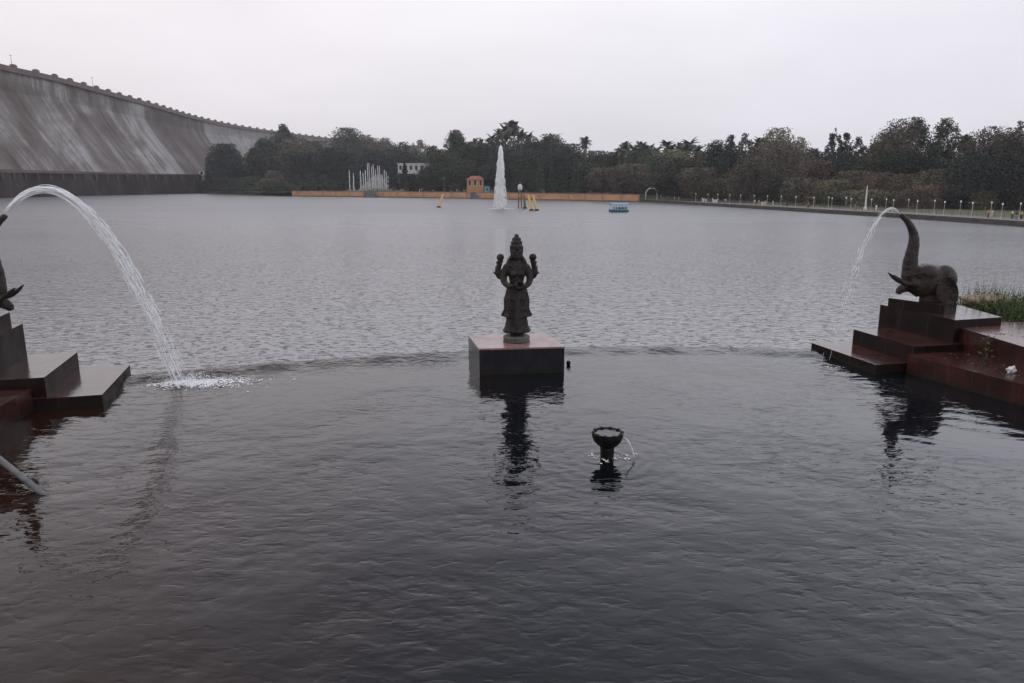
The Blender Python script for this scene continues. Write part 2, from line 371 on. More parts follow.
def plan(pix, z): return [Vector((*at(px, py, z).xy, 0)) for px, py in pix]
DAMW = plan([(-260, 208), (-120, 202.8), (0, 198), (100, 195.5), (203, 193.2)], LAKE)
BANK = plan([(203, 193.2), (225, 194), (255, 195.2), (292, 196.4)], LAKE)
SHW = plan([(292, 196.4), (365, 197.2), (460, 198.6), (560, 200.6), (638, 202.2)], LAKE)
PROM = plan([(638, 201.6), (684, 204.4), (749, 208.4), (820, 213), (900, 218), (979, 223.5), (1024, 226.8), (1180, 238), (1400, 254)], LAKE)
def offset(poly, d):
    o = []
    for i, p in enumerate(poly):
        t = (poly[min(i+1, len(poly)-1)]-poly[max(i-1, 0)]).normalized(); o.append(p+Vector((-t.y, t.x, 0))*d)
    return o
def strip_wall(name, poly, z0, z1, thick, mat, parent=None, back=True):
    a = poly; b_ = offset(poly, thick); bm = new()
    va = [[bm.verts.new((p.x, p.y, z)) for p in pl] for pl, z in ((a, z0), (a, z1), (b_, z1), (b_, z0))]
    for i in range(len(poly)-1):
        for k in range(3): bm.faces.new((va[k][i], va[k][i+1], va[k+1][i+1], va[k+1][i]))
    for i in (0, len(poly)-1): bm.faces.new([va[k][i] for k in range(4)])
    return obj(name, bm, mat, parent)
def strip(name, rows, mat):
    bm = new(); V = [[bm.verts.new(p) for p in r] for r in rows]
    for r0, r1 in zip(V, V[1:]):
        for i in range(len(r0)-1): bm.faces.new((r0[i], r0[i+1], r1[i+1], r1[i]))
    return obj(name, bm, mat)
def tz(x):
    t = min(1, max(0, (x-45)/25)); return -2.15*(1-t)-4.12*t
# terrain: from the shoreline back to the horizon
shore = [(p, 7.6) for p in DAMW[:-1]]+[(p, -4.7) for p in BANK[:-1]]+[(p, -2.16) for p in SHW[:-1]]+[(p, -4.13) for p in PROM]
sp_ = [p for p, _ in shore]; rows = []
inner = offset(sp_, 3.0)
rows.append([(p.x, p.y, z-.12) for p, (_, z) in zip(offset(sp_, .5), shore)])
for d, up in ((14, 0), (60, 0), (200, .5)):
    rows.append([(p.x, p.y, (7.6 if i < 4 else tz(p.x))+up) for i, p in enumerate(offset(sp_, d))])
far = []
for i, p in enumerate(sp_):
    q = p.normalized()*1450; far.append((q.x, max(q.y, 20), 6.0))
rows.append(far)
tag(strip('ground', rows, GRASS_M), kind='structure')

# ------------------------------------------------------------------ dam
tops = [(-330, -10), (-150, 24), (0, 64), (50.8, 75.6), (101.6, 89.5), (152, 103.5), (203, 118.4), (254, 128.2), (325, 137.6), (380, 143)]
ZT = 73.0
top = [Vector((*at(px, py, ZT).xy, 0)) for px, py in tops]
top_f, _ = spline(top, [1]*len(top), 6)
arc_s = [0.0]
for a, b_ in zip(top_f, top_f[1:]): arc_s.append(arc_s[-1]+(b_-a).length)
def s_at(px):
    best = min(range(len(top_f)), key=lambda i: abs((top_f[i].x/(top_f[i].y*CP+(3-ZT)*0+ (CAM.z-ZT)*SP))*F+512-px)); return arc_s[best]
DB0, DB1 = s_at(141)/1000, s_at(207)/1000
DAM_M = dam_mat()
dam = empty('dam', (top_f[12].x, top_f[12].y, LAKE), 0, 'long grey stained masonry dam wall rising along the left side of the lake', 'dam')
prof = [(0, ZT-1.6), (0, ZT-15), (-2.5, ZT-20), (-8, ZT-30), (-33, 6.0)]
bm = new(); uvl = bm.loops.layers.uv.new('UVMap'); V = []
for off, z in prof: V.append([bm.verts.new((p.x, p.y, z)) for p in offset(top_f, off)])
bk = [[bm.verts.new((p.x, p.y, z)) for p in offset(top_f, 9)] for z in (6.0, ZT-1.6)]
for k in range(len(prof)-1):
    for i in range(len(top_f)-1):
        f = bm.faces.new((V[k][i], V[k][i+1], V[k+1][i+1], V[k+1][i]))
        for l, (ii, kk) in zip(f.loops, ((i, k), (i+1, k), (i+1, k+1), (i, k+1))): l[uvl].uv = (arc_s[ii], prof[kk][1])
for i in range(len(top_f)-1): bm.faces.new((V[0][i], V[0][i+1], bk[1][i+1], bk[1][i])); bm.faces.new((bk[0][i], bk[0][i+1], bk[1][i+1], bk[1][i]))
def off_parent(o, p):
    o.data.transform(Matrix.Translation(-p.location)); return o
off_parent(obj('wall', bm, DAM_M, dam), dam)
PARA, _, _ = mottled('parapet_stone', (.095, .066, .055), (.15, .108, .092), .9, .2, .03)
off_parent(strip_wall('base_ledge', offset(top_f, -36.5), 5.0, 9.6, 6.0, PARA, dam), dam)
off_parent(strip_wall('parapet', offset(top_f, -1.2), ZT-2.4, ZT+.0, 1.0, PARA, dam), dam)
off_parent(strip_wall('cornice', offset(top_f, -1.9), ZT-3.4, ZT-2.45, 2.0, PARA, dam), dam)
k = 0; nxt = arc_s[3]
for i in range(len(top_f)-1):
    while nxt < arc_s[i+1]:
        t = (nxt-arc_s[i])/(arc_s[i+1]-arc_s[i]); p = top_f[i].lerp(top_f[i+1], t); d = top_f[i+1]-top_f[i]; rz = math.atan2(d.y, d.x)
        bm = new(); box(bm, (p.x, p.y, ZT+.6), (3.6, 2.6, 1.5), rz); box(bm, (p.x, p.y, ZT+1.5), (2.4, 1.8, .5), rz)
        off_parent(obj('pier', bm, PARA, dam), dam)
        nxt += 21; k += 1
        if k > 60: break
for px in (12.5, 96):
    i = min(range(len(top_f)), key=lambda i: abs(s_at(px)-arc_s[i])); p = top_f[i]
    bm = new(); tube(bm, [(p.x, p.y, ZT), (p.x, p.y, ZT+7)], [.16, .10], 6); box(bm, (p.x, p.y, ZT+6.8), (1.6, .25, .25))
    o = obj('lamp_mast', bm, STEEL); o['label'] = 'thin lamp mast on top of the dam ' + ('nearest the left edge of the photo' if px < 50 else 'further along to the right'); o['category'] = 'lamp post'; o['group'] = 'lamp masts on the dam'

# lower wall along the water with buttresses
lw = empty('retaining_wall', (DAMW[2].x, DAMW[2].y, LAKE), 0, 'long dark brown buttressed wall along the water below the dam', 'wall')
def lowmat():
    m, nt, b = base_mat('brown_stained_stone', (.05, .035, .03), .9, .3)
    v = coords(nt, (.08, .08, .04)); f = noise(nt, v, 1, 5, .65, .3)
    nt.links.new(ramp(nt, f, [(.38, (.018, .012, .0105)), (.55, (.042, .027, .023)), (.7, (.09, .075, .07))]), b.inputs['Base Color']); return m
LOW = lowmat()
DW, _ = spline(DAMW, [1]*len(DAMW), 5)
off_parent(strip_wall('wall', DW, LAKE-.5, 7.7, 3.0, LOW, lw), lw)
off_parent(strip_wall('coping', offset(DW, -.9), 7.72, 8.5, 4.2, PARA, lw), lw)
s = 0
for a, b_ in zip(DW, DW[1:]):
    L = (b_-a).length; d = (b_-a)/L; n_ = Vector((-d.y, d.x, 0))
    while s < L:
        if a.x > -440 and len([c for c in lw.children if c.name.startswith('buttress')]) < 60:
            p = a+d*s-n_*.55; bm = new(); box(bm, (p.x, p.y, 5.9), (1.6, 1.1, 3.5), math.atan2(d.y, d.x)); off_parent(obj('buttress', bm, DARKWALL, lw), lw)
        s += 8.5
    s -= L

# ------------------------------------------------------------------ far shore wall, promenade
w = strip_wall('shore_wall', SHW, LAKE-.3, -2.1, 1.2, SHOREWALL); tag(w, 'peach painted low wall along the far shore behind the tall fountain jet', 'wall')
PILM = mottled('pilaster_plaster', (.34, .18, .10), (.42, .24, .14), .8, .3, 0)[0]
cp_ = strip_wall('coping', offset(SHW, -.12), -2.09, -1.88, 1.5, mottled('coping_plaster', (.20, .12, .08), (.30, .18, .12), .8, .3, 0)[0], w)
for a, b_ in zip(SHW, SHW[1:]):
    L = (b_-a).length; d = (b_-a)/L
    for i in range(int(L/9)):
        p = a+d*(i+.5)*9; bm = new(); box(bm, (p.x, p.y, -3.6), (.8, .5, 2.8), math.atan2(d.y, d.x)); obj('pilaster', bm, PILM, w)
strip_wall('plinth_course', offset(SHW, -.25), LAKE-.3, LAKE+.55, .2, BROWN, w)
prm = strip('promenade', [[(p.x, p.y, -4.08) for p in offset(PROM, .42)], [(p.x, p.y, -4.08) for p in offset(PROM, 9)]], PATH_M); tag(prm, kind='structure')
w = strip_wall('promenade_wall', PROM, LAKE-.3, -4.02, .4, DARKWALL); tag(w, 'dark low wall holding the promenade along the right shore', 'wall')
# railing of the promenade
rp = offset(PROM, 7.5); bm = new()
for zz in (-3.2, -3.6): tube(bm, [(p.x, p.y, zz) for p in rp[:7]], .05, 5)
for a, b_ in zip(rp[:6], rp[1:7]):
    L = (b_-a).length; n_ = max(2, int(L/2.2))
    for i in range(n_):
        p = a.lerp(b_, i/n_); box(bm, (p.x, p.y, -3.62), (.12, .12, .9))
tag(obj('railing', bm, STEEL), 'pale post and rail fence between promenade and lawn', 'fence')

# ------------------------------------------------------------------ trees
def leaves(pts, size, up=.3):
    n = len(pts); d = rng.normal(size=(n, 3)); d[:, 2] = np.abs(d[:, 2])+up; d /= np.linalg.norm(d, axis=1)[:, None]
    a = np.cross(d, rng.normal(size=(n, 3))); a /= np.linalg.norm(a, axis=1)[:, None]; b_ = np.cross(d, a)
    s = (size*rng.uniform(.55, 1.25, n))[:, None]; q = s*rng.uniform(.45, .8, (n, 1))
    v = np.stack([pts-a*s, pts-b_*q, pts+a*s, pts+b_*q], 1).reshape(-1, 3)
    return v, np.arange(n*4).reshape(-1, 4)
SH = {  # (trunk fraction, lobes, lobe radius, leaf count, fill)
 'broad': (.22, 24, .25, 6500), 'round': (.16, 16, .36, 8500), 'sparse': (.28, 34, .15, 3000), 'bush': (0.0, 14, .34, 3600), 'cone': (.06, 0, 0, 2200), 'column': (.12, 16, .28, 3000)}
def crown_points(shape, Hh, Wd, k=1.0):
    tf, nl, lr, cnt = SH[shape]; cnt = int(cnt*k); r = Wd/2
    if shape == 'cone':
        t = rng.uniform(0, 1, cnt)**.8; ang = rng.uniform(0, 2*np.pi, cnt); rad = r*(1-t)**.8*np.sqrt(rng.uniform(.25, 1, cnt))*(1+.25*np.sin(t*40))
        return np.stack([rad*np.cos(ang), rad*np.sin(ang), Hh*(tf+(1-tf)*t)], 1), []
    z0 = Hh*tf; hc = Hh-z0; L = []
    for i in range(nl):
        a = i*2.4+rng.uniform(-.5, .5); t = (i+.5)/nl
        zz = z0+hc*(.14+.72*t); prof = math.sin(math.pi*min(1, .22+.70*t))**.7 if shape != 'bush' else math.sqrt(max(.05, 1-(t*.9)**2))
        rr = r*(1-lr)*prof*rng.uniform(.55, 1.02)
        L.append((rr*math.cos(a), rr*math.sin(a), zz, lr*r*2*rng.uniform(.7, 1.1)*.75))
    L.append((rng.uniform(-.15, .15)*r, 0, Hh-lr*r*.9, lr*r*1.2)); L.append((rng.uniform(-.3, .3)*r, 0, Hh-lr*r*2, lr*r*1.4))
    L = np.array(L); wgt = L[:, 3]**2; idx = rng.choice(len(L), cnt, p=wgt/wgt.sum())
    d = rng.normal(size=(cnt, 3)); d /= np.linalg.norm(d, axis=1)[:, None]
    rad = L[idx, 3]*(rng.uniform(.2, 1.1, cnt)**.6+np.abs(rng.normal(0, .16, cnt)))
    # holes: drop leaves where a random low-frequency field is low
    ph = rng.uniform(0, 6, 6); P = L[idx, :3]+d*rad[:, None]*np.array([1, 1, min(1.0, .9)])
    q = P/(Wd*.16); fld = np.sin(q[:, 0]+ph[0])*np.sin(q[:, 1]+ph[1])+np.sin(q[:, 2]*1.3+ph[2])*np.sin(q[:, 0]*1.7+ph[3])
    keep = fld > (-1.25 if shape != 'sparse' else -.6)
    P = P[keep]; zt_ = P[:, 2]; P[:, 2] = np.abs(np.where(zt_ > Hh, Hh-(zt_-Hh)*rng.uniform(.2, 3, len(zt_)), zt_))+.05
    return P, L
def trunk_bm(Hh, Wd, L, tf, bm):
    r0 = max(.18, Hh*.016)
    b0 = Vector((0, 0, 0)); top_ = Vector((rng.uniform(-.03, .03)*Hh, rng.uniform(-.03, .03)*Hh, Hh*max(.5, tf+.25)))
    pts, rr = spline([b0, b0.lerp(top_, .5)+Vector((rng.uniform(-.02, .02)*Hh, 0, 0)), top_], [r0, r0*.75, r0*.35], 3); tube(bm, pts, rr, 6)
    if len(L):
        for l in L[::2]:
            t = rng.uniform(.4, .85); s0 = pts[int(t*(len(pts)-1))]; e_ = Vector(l[:3])
            tube(bm, [s0, s0.lerp(e_, .5)+Vector((0, 0, -.04*Hh)), e_], [r0*.4, r0*.28, r0*.08], 5)
LAND = [(215, 'the dam'), (375, 'the white cascade'), (414, 'the white house'), (479, 'the orange house'), (521, 'the tall fountain jet'), (619, 'the blue boat'), (642, 'the white arch'), (866, 'the white pillar'), (925, 'the right elephant')]
ORD = ['first', 'second', 'third', 'fourth', 'fifth', 'sixth', 'seventh', 'eighth', 'ninth', 'tenth', 'eleventh', 'twelfth', 'thirteenth', 'fourteenth', 'fifteenth']
PENDING = []
def describe(o, px, look, group):
    o['group'] = group; PENDING.append((o, px, look))
def flush():
    d = {}
    for o, px, look in PENDING:
        lx, ln = min(LAND, key=lambda q: abs(q[0]-px)); d.setdefault((look, ln, px < lx), []).append((abs(px-lx), o))
    for (look, ln, left), lst in d.items():
        lst.sort(key=lambda q: q[0])
        for i, (_, o) in enumerate(lst):
            side = 'left' if left else 'right'
            o['label'] = f'{look} just {side} of {ln} in view' if len(lst) == 1 else f'{look}, {ORD[i]} one to the {side} of {ln}'
    PENDING.clear()
LOOK = {'dark': 'dark green', 'blue': 'very dark blue-green', 'mid': 'mid green', 'olive': 'olive green', 'grey': 'grey-brown', 'red': 'reddish brown'}
SHAPE = {'broad': 'broad leafy tree', 'round': 'round tree', 'sparse': 'open airy tree', 'bush': 'rounded shrub', 'cone': 'narrow pointed conifer', 'column': 'slim upright tree'}
def tree(px, top_y, wpx, Y, shape, colr, lf=None):
    if px < 294: Y = max(Y, float(np.interp(px, [203, 225, 255, 292], [at(203, 193.2, LAKE).y, at(225, 194, LAKE).y, at(255, 195.2, LAKE).y, at(292, 196.4, LAKE).y]))+(5 if shape == 'bush' else 22))
    g = atY(px, 182, Y); z = tz(g.x); tp = atY(px, top_y, Y)
    dist = (g-CAM).length; Hh = tp.z-z; Wd = wpx/F*dist
    lf = lf or dist*.00125
    P, L = crown_points(shape, Hh, Wd, 1.0 if wpx < 60 else 1.5)
    v, f = leaves(P, lf)
    if shape == 'bush':
        o = np_mesh('shrub', v, f, LEAF[colr]); o.location = (g.x, g.y, z); o['category'] = 'shrub'
        describe(o, px, f'{LOOK[colr]} {SHAPE[shape]}', 'shrubs along the shore'); return o
    root = empty('tree' if shape != 'cone' else 'conifer_tree', (g.x, g.y, z)); root['category'] = 'tree'
    np_mesh('crown', v, f, LEAF[colr], root)
    bm = new(); trunk_bm(Hh, Wd, L, SH[shape][0], bm); obj('trunk', bm, BARK, root)
    describe(root, px, f'{LOOK[colr]} {SHAPE[shape]}', 'trees around the lake')
    return root
def palm(px, top_y, Y, royal=True):
    g = atY(px, 182, Y); z = tz(g.x); Hh = atY(px, top_y, Y).z-z
    root = empty('palm_tree', (g.x, g.y, z)); root['category'] = 'palm'
    lean = Vector((rng.uniform(-.04, .04)*Hh, rng.uniform(-.03, .03)*Hh, 0)); fl = Hh*(.17 if royal else .2); fl = min(fl, 8.2)
    th = Hh-fl*.45
    bm = new(); pts, rr = spline([(0, 0, 0), lean*.3+Vector((0, 0, th*.5)), lean+Vector((0, 0, th))], [.42, .36, .25], 4); tube(bm, pts, rr, 7)
    obj('trunk', bm, PALMBARK, root)
    V = []; Fc = []; c = np.array(pts[-1])
    for k in range(26 if royal else 28):
        az = k*2.4+rng.uniform(-.2, .2); el = rng.uniform(-.7, 1.4); L = fl*rng.uniform(.85, 1.1)
        dh = np.array([math.cos(az), math.sin(az), 0]); sd_ = np.array([-math.sin(az), math.cos(az), 0]); prev = None
        pos = c.copy(); e_ = el
        for j in range(7):
            t = j/6; wd = fl*.19*math.sin(math.pi*min(1, .12+t*.86))
            droop = np.array([0, 0, -.55*wd])
            row = [pos-sd_*wd+droop, pos, pos+sd_*wd+droop]
            i0 = len(V); V += row
            if j and True:
                Fc += [(i0-3, i0-2, i0+1, i0), (i0-2, i0-1, i0+2, i0+1)]
            pos = pos+(dh*math.cos(e_)+np.array([0, 0, math.sin(e_)]))*L/6; e_ -= .22
    np_mesh('fronds', np.array(V), np.array(Fc), LEAF['palm'], root)
    describe(root, px, 'tall royal palm with pale trunk' if royal else 'feathery coconut palm', 'palms on the far shore')

TREES = [
 (228, 144, 36, 470, 'round', 'blue'), (216, 160, 18, 460, 'round', 'blue'), (240, 162, 22, 480, 'broad', 'blue'), (258, 148, 24, 500, 'broad', 'dark'),
 (268, 138, 34, 560, 'broad', 'dark'), (287, 124, 24, 640, 'broad', 'dark'), (283, 132, 50, 600, 'broad', 'dark'), (300, 138, 44, 560, 'broad', 'grey'),
 (318, 141, 46, 620, 'broad', 'dark'), (306, 152, 54, 500, 'broad', 'blue'), (336, 148, 44, 520, 'broad', 'blue'), (348, 128, 38, 680, 'round', 'mid'), (366, 135, 40, 700, 'broad', 'grey'),
 (384, 138, 34, 700, 'broad', 'grey'), (402, 142, 38, 680, 'broad', 'dark'), (420, 140, 30, 640, 'sparse', 'grey'), (436, 146, 34, 600, 'broad', 'dark'), (372, 150, 60, 560, 'broad', 'blue'), (405, 152, 50, 560, 'broad', 'blue'),
 (456, 130, 25, 470, 'round', 'mid'), (445, 150, 40, 450, 'broad', 'mid'), (470, 142, 34, 460, 'broad', 'dark'), (462, 160, 40, 420, 'broad', 'dark'), (488, 146, 40, 460, 'broad', 'dark'), (505, 150, 50, 430, 'broad', 'blue'),
 (436, 166, 34, 420, 'broad', 'dark'), (497, 164, 34, 400, 'broad', 'blue'), (540, 137, 50, 450, 'broad', 'blue'), (530, 150, 50, 400, 'broad', 'dark'), (552, 134, 34, 480, 'round', 'grey'), (570, 144, 52, 430, 'broad', 'blue'), (596, 151, 44, 410, 'broad', 'dark'),
 (558, 156, 60, 370, 'broad', 'blue'), (588, 164, 50, 360, 'broad', 'dark'), (612, 152, 40, 400, 'broad', 'mid'), (606, 168, 44, 330, 'broad', 'grey'), (632, 164, 48, 325, 'broad', 'grey'), (655, 156, 54, 340, 'broad', 'mid'),
 (680, 158, 54, 330, 'broad', 'mid'), (700, 152, 44, 330, 'broad', 'olive'), (672, 174, 44, 300, 'broad', 'dark'), (640, 150, 40, 372, 'broad', 'mid'), (668, 150, 44, 360, 'broad', 'olive'), (697, 168, 40, 290, 'round', 'grey'),
 (716, 140, 32, 320, 'broad', 'blue'), (729, 135, 16, 325, 'column', 'dark'), (744, 133, 26, 330, 'sparse', 'dark'), (731, 150, 44, 300, 'broad', 'blue'), (757, 138, 16, 330, 'sparse', 'blue'),
 (773, 128, 42, 320, 'round', 'olive'), (795, 137, 26, 315, 'column', 'olive'), (776, 142, 76, 285, 'broad', 'grey'), (752, 158, 50, 270, 'broad', 'grey'), (812, 148, 24, 300, 'broad', 'dark'),
 (831, 127, 22, 300, 'sparse', 'blue'), (842, 133, 14, 300, 'column', 'dark'), (853, 137, 26, 295, 'sparse', 'blue'), (836, 152, 60, 270, 'broad', 'blue'), (872, 144, 24, 290, 'broad', 'dark'), (860, 156, 50, 260, 'broad', 'dark'), (883, 146, 14, 280, 'sparse', 'grey'),
 (893, 119, 46, 250, 'broad', 'grey'), (884, 130, 40, 256, 'broad', 'olive'), (912, 117, 30, 255, 'broad', 'dark'), (889, 148, 50, 240, 'broad', 'dark'), (941, 118, 30, 235, 'broad', 'dark'), (936, 135, 22, 238, 'sparse', 'dark'), (938, 160, 40, 230, 'broad', 'blue'), (915, 152, 40, 235, 'broad', 'blue'),
 (963, 137, 16, 250, 'sparse', 'dark'), (983, 127, 50, 215, 'broad', 'grey'), (1004, 128, 48, 210, 'broad', 'grey'), (1013, 121, 26, 220, 'sparse', 'dark'), (1036, 126, 50, 205, 'broad', 'blue'), (998, 148, 84, 200, 'broad', 'blue'), (970, 152, 44, 215, 'broad', 'dark'), (1070, 124, 60, 200, 'broad', 'dark'), (1110, 130, 60, 190, 'broad', 'blue'),
 (813, 160, 36, 262, 'round', 'red'),
]
for t in TREES: tree(*t)
for px, ty in ((309, 160), (320, 163), (331, 159), (342, 164)): tree(px, ty, 13, 455, 'cone', 'blue')
for px, ty in ((393, 160), (405, 162)): tree(px, ty, 11, 430, 'cone', 'blue')
for px, ty in ((540, 159), (552, 159), (562, 162), (575, 160)): tree(px, ty, 11, 345, 'cone', 'mid')
SHR = [(210, 180, 18, 505, 'dark'), (224, 177, 22, 500, 'dark'), (240, 179, 22, 480, 'mid'), (254, 177, 22, 470, 'mid'), (268, 179, 22, 455, 'olive'), (274, 171, 18, 470, 'olive'), (282, 183, 20, 435, 'mid'), (292, 186, 14, 425, 'dark'), (246, 187, 18, 400, 'mid'), (262, 188, 18, 400, 'mid'), (208, 187, 14, 400, 'mid'), (219, 186, 16, 400, 'dark'), (231, 188, 16, 400, 'mid'), (255, 185, 14, 400, 'olive'), (272, 187, 18, 400, 'dark'), (284, 190, 14, 400, 'mid'),
 (425, 170, 26, 420, 'dark'), (411, 174, 16, 420, 'dark'), (711, 186, 40, 262, 'mid'), (694, 188, 24, 275, 'dark'), (726, 178, 40, 262, 'olive'), (748, 168, 56, 250, 'olive'), (776, 174, 44, 238, 'mid'), (800, 178, 36, 240, 'grey'),
 (832, 180, 38, 215, 'olive'), (812, 186, 30, 222, 'dark'), (856, 171, 46, 215, 'grey'), (880, 173, 38, 205, 'red'), (902, 174, 36, 200, 'olive'), (934, 170, 48, 205, 'olive'), (924, 186, 38, 190, 'red'), (948, 185, 34, 190, 'grey'), (965, 170, 26, 205, 'olive'), (912, 190, 24, 185, 'grey'),
 (985, 192, 22, 180, 'olive'), (1006, 186, 40, 185, 'blue'), (1035, 184, 44, 175, 'dark'), (961, 194, 24, 186, 'blue'), (868, 190, 40, 200, 'olive'), (892, 192, 36, 195, 'olive'), (845, 193, 34, 206, 'mid')]
for px, ty, wp, Y, c in SHR: tree(px, ty, wp, Y*(1.13 if 690 < px < 800 else 1.10 if px > 800 else 1), 'bush', c)
for px, ty, Y in ((476, 138, 455), (483, 140, 465), (490, 135, 450), (497, 130, 460), (503, 126, 452), (509, 122, 440), (515, 124, 456), (521, 131, 446), (528, 133, 470), (583, 138, 450)): palm(px, ty, Y)
for px, ty, Y in ((618, 146, 385), (625, 143, 395), (632, 146, 380), (638, 143, 388), (645, 146, 375), (651, 145, 392), (657, 147, 380), (664, 142, 385), (671, 146, 372), (677, 144, 384), (684, 146, 370), (690, 140, 378), (698, 146, 365), (757, 139, 340), (960, 135, 240)): palm(px, ty, Y, False)
flush()
# the wood behind: one mass
sky_x = [200, 262, 290, 320, 350, 400, 440, 474, 488, 500, 520, 545, 600, 650, 700, 720, 772, 800, 830, 870, 893, 920, 940, 985, 1024, 1200]
sky_y = [168, 146, 138, 148, 142, 150, 152, 143, 138, 131, 132, 142, 152, 147, 149, 146, 142, 150, 150, 152, 140, 168, 168, 142, 136, 140]
vs, fs, n0 = [], [], 0
for px in np.arange(258, 1200, 9.0):
    Y = float(np.interp(px, [258, 400, 640, 900, 1100], [720, 760, 430, 300, 260]))*rng.uniform(.97, 1.08)
    ty = float(np.interp(px, sky_x, sky_y))+rng.uniform(2, 9); g = atY(px, 182, Y); z = tz(g.x); Hh = atY(px, ty, Y).z-z
    P, L = crown_points('bush', Hh, 26/F*Y, .5); v, f = leaves(P, Y*.0018); vs.append(v+np.array([g.x, g.y, z])); fs.append(f+n0); n0 += len(v)
tag(np_mesh('wood', np.concatenate(vs), np.concatenate(fs), LEAF['blue']), 'dark wood closing the far shore behind the separate trees', 'wood', kind='stuff')
vs, fs, n0 = [], [], 0
for px in np.arange(296, 1180, 7.0):
    Y = float(np.interp(px, [296, 400, 500, 640, 700, 900, 1024, 1180], [440, 425, 395, 350, 312, 215, 195, 172]))*rng.uniform(1.0, 1.06)
    if px > 820: Y *= 1.10
    if 632 < px < 662: Y += 25
    if 340 < px < 432 or 460 < px < 494: Y += 45
    g = atY(px, 182, Y); z = tz(g.x); Hh = Y*.0135*rng.uniform(.8, 1.7)
    P, L = crown_points('bush', Hh, 13/F*Y, .22); v, f = leaves(P, Y*.0016); vs.append(v+np.array([g.x, g.y, z])); fs.append(f+n0); n0 += len(v)
tag(np_mesh('undergrowth', np.concatenate(vs), np.concatenate(fs), LEAF['dark']), 'low dark undergrowth at the foot of the shore trees', 'undergrowth', kind='stuff')

# ------------------------------------------------------------------ water jets
def strands(name, p0, v0, T, n, r, sp0, spv, mat, dash=(.08, .25), tstart=0, breakup=.5, seed=1, parent=None, solid=.0):
    g_ = np.random.default_rng(seed); bm = new()
    for i in range(n):
        o = Vector(g_.normal(size=3))*sp0; dv = Vector(g_.normal(size=3))*spv
        t = tstart+(g_.uniform(0, .1))
        while t < T:
            q = (t-tstart)/(T-tstart); L = g_.uniform(*dash)*max(.25, 1-breakup*q)
            if g_.uniform() > min(.93, breakup*q*.75):
                pts = []; rr = []
                for j in range(5):
                    tt = min(T, t+L*j/4); pts.append(p0+o+(v0+dv)*tt+Vector((0, 0, -4.905*tt*tt))); rr.append(max(.0015, r*(1-.3*q)*g_.uniform(.6, 1.3)*(1 if 0 < j < 4 else .35)))
                if (pts[-1]-pts[0]).length > 1e-3: tube(bm, pts, rr, 4)
            t += L*g_.uniform(.7, 1.3)
    return obj(name, bm, mat, parent, smooth=True)

# ------------------------------------------------------------------ the pool
A = [(-12, 8.9), (-9.5, 9.9), (-7, 10.9), (-6.05, 11.3), (-5.0, 11.75), (-3.9, 12.15), (-2.8, 12.52), (-1.6, 12.85), (-.4, 13.1), (.8, 13.28), (2, 13.36), (3.2, 13.36), (4.3, 13.27), (5.42, 13.05), (6.6, 12.9), (9, 12.6), (12, 12.4)]
A, _ = spline([Vector((x, y, 0)) for x, y in A], [1]*len(A), 12)
rows = []
lipv = []
for t in np.linspace(0, 1, 14)[:-1]: rows.append([(p.x, -4+(p.y-1.9+4)*t, 0) for p in A]); lipv += [0.0]*len(A)
for off, z in ((-1.8, 0), (-1.5, 0), (-1.25, 0), (-1.0, 0), (-.8, .002), (-.65, .008), (-.5, .03), (-.36, .052), (-.22, .062), (-.08, .042), (.04, -.01), (.12, -.07), (.17, -.16), (.2, -.3)):
    rows.append([(q.x, q.y, (z*(1+.45*math.sin(q.x*5.1)*math.sin(q.x*2.3+1)) if z > 0 else z)) for q in offset(A, off)])
    lipv += [max(0, min(1, 1-(-off-.25)/(1.25 if p.x < -1 else .55)))*(1 if off < .1 else 0)*(.65+.35*math.sin(p.x*3.3)) for p in A]
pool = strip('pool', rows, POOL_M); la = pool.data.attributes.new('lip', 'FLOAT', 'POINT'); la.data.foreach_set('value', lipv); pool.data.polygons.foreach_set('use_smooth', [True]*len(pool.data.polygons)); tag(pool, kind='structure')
w = strip_wall('pool_wall', offset(A, -.25), LAKE-.3, -.03, .43, DARKWALL); tag(w, 'dark curved overflow wall at the far edge of the near pool', 'wall')
bm = new(); prism(bm, [(-12, -4.2), (12, -4.2), (12, -3.95), (-12, -3.95)], LAKE, .4); tag(obj('pool_wall', bm, DARKWALL), 'dark straight wall at the near side of the pool behind the viewer', 'wall')

# ------------------------------------------------------------------ stepped plinths
def frame(o, u, v):
    return lambda a, b_: (o[0]+u[0]*a+v[0]*b_, o[1]+u[1]*a+v[1]*b_)
def slab(name, pts, z0, z1, side, topm, parent, tt=.03):
    """a block with a thin separate-looking top slab: one mesh, two materials"""
    bm = new(); prism(bm, pts, z0, z1); bevel(bm, .018, 2); bmesh.ops.recalc_face_normals(bm, faces=bm.faces)
    o = obj(name, bm, side, parent); o.data.materials.append(topm)
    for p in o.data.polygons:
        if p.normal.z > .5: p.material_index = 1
    off_parent(o, parent); return o
fr = frame((5.80, 11.43), (.976, .217), (-.217, .976))
def rect(f, u0, u1, v0, v1): return [f(u0, v0), f(u1, v0), f(u1, v1), f(u0, v1)]
pr = empty('stepped_plinth', (8.2, 12.3, 0), 0, 'dark red wet granite stepped plinth under the right elephant head, with side channel', 'plinth', 'stepped plinths at the pool edge')
slab('step', rect(fr, 0, 3, 0, 1.70), LAKE, .15, G_DARK, G_RED, pr)
slab('step', rect(fr, .69, 3.1, .02, 1.50), -.4, .41, G_DARK, G_RED, pr)
slab('block', [fr(1.53, .14), fr(2.5, .2), fr(2.9, 1.9), fr(1.42, 1.78)], -.4, .79, G_DARK, G_RED, pr)
slab('top_slab', [(6.82, 13.25), (7.35, 12.40), (7.75, 12.72), (7.3, 13.6)], .5, .95, G_DARK, G_RED, pr)
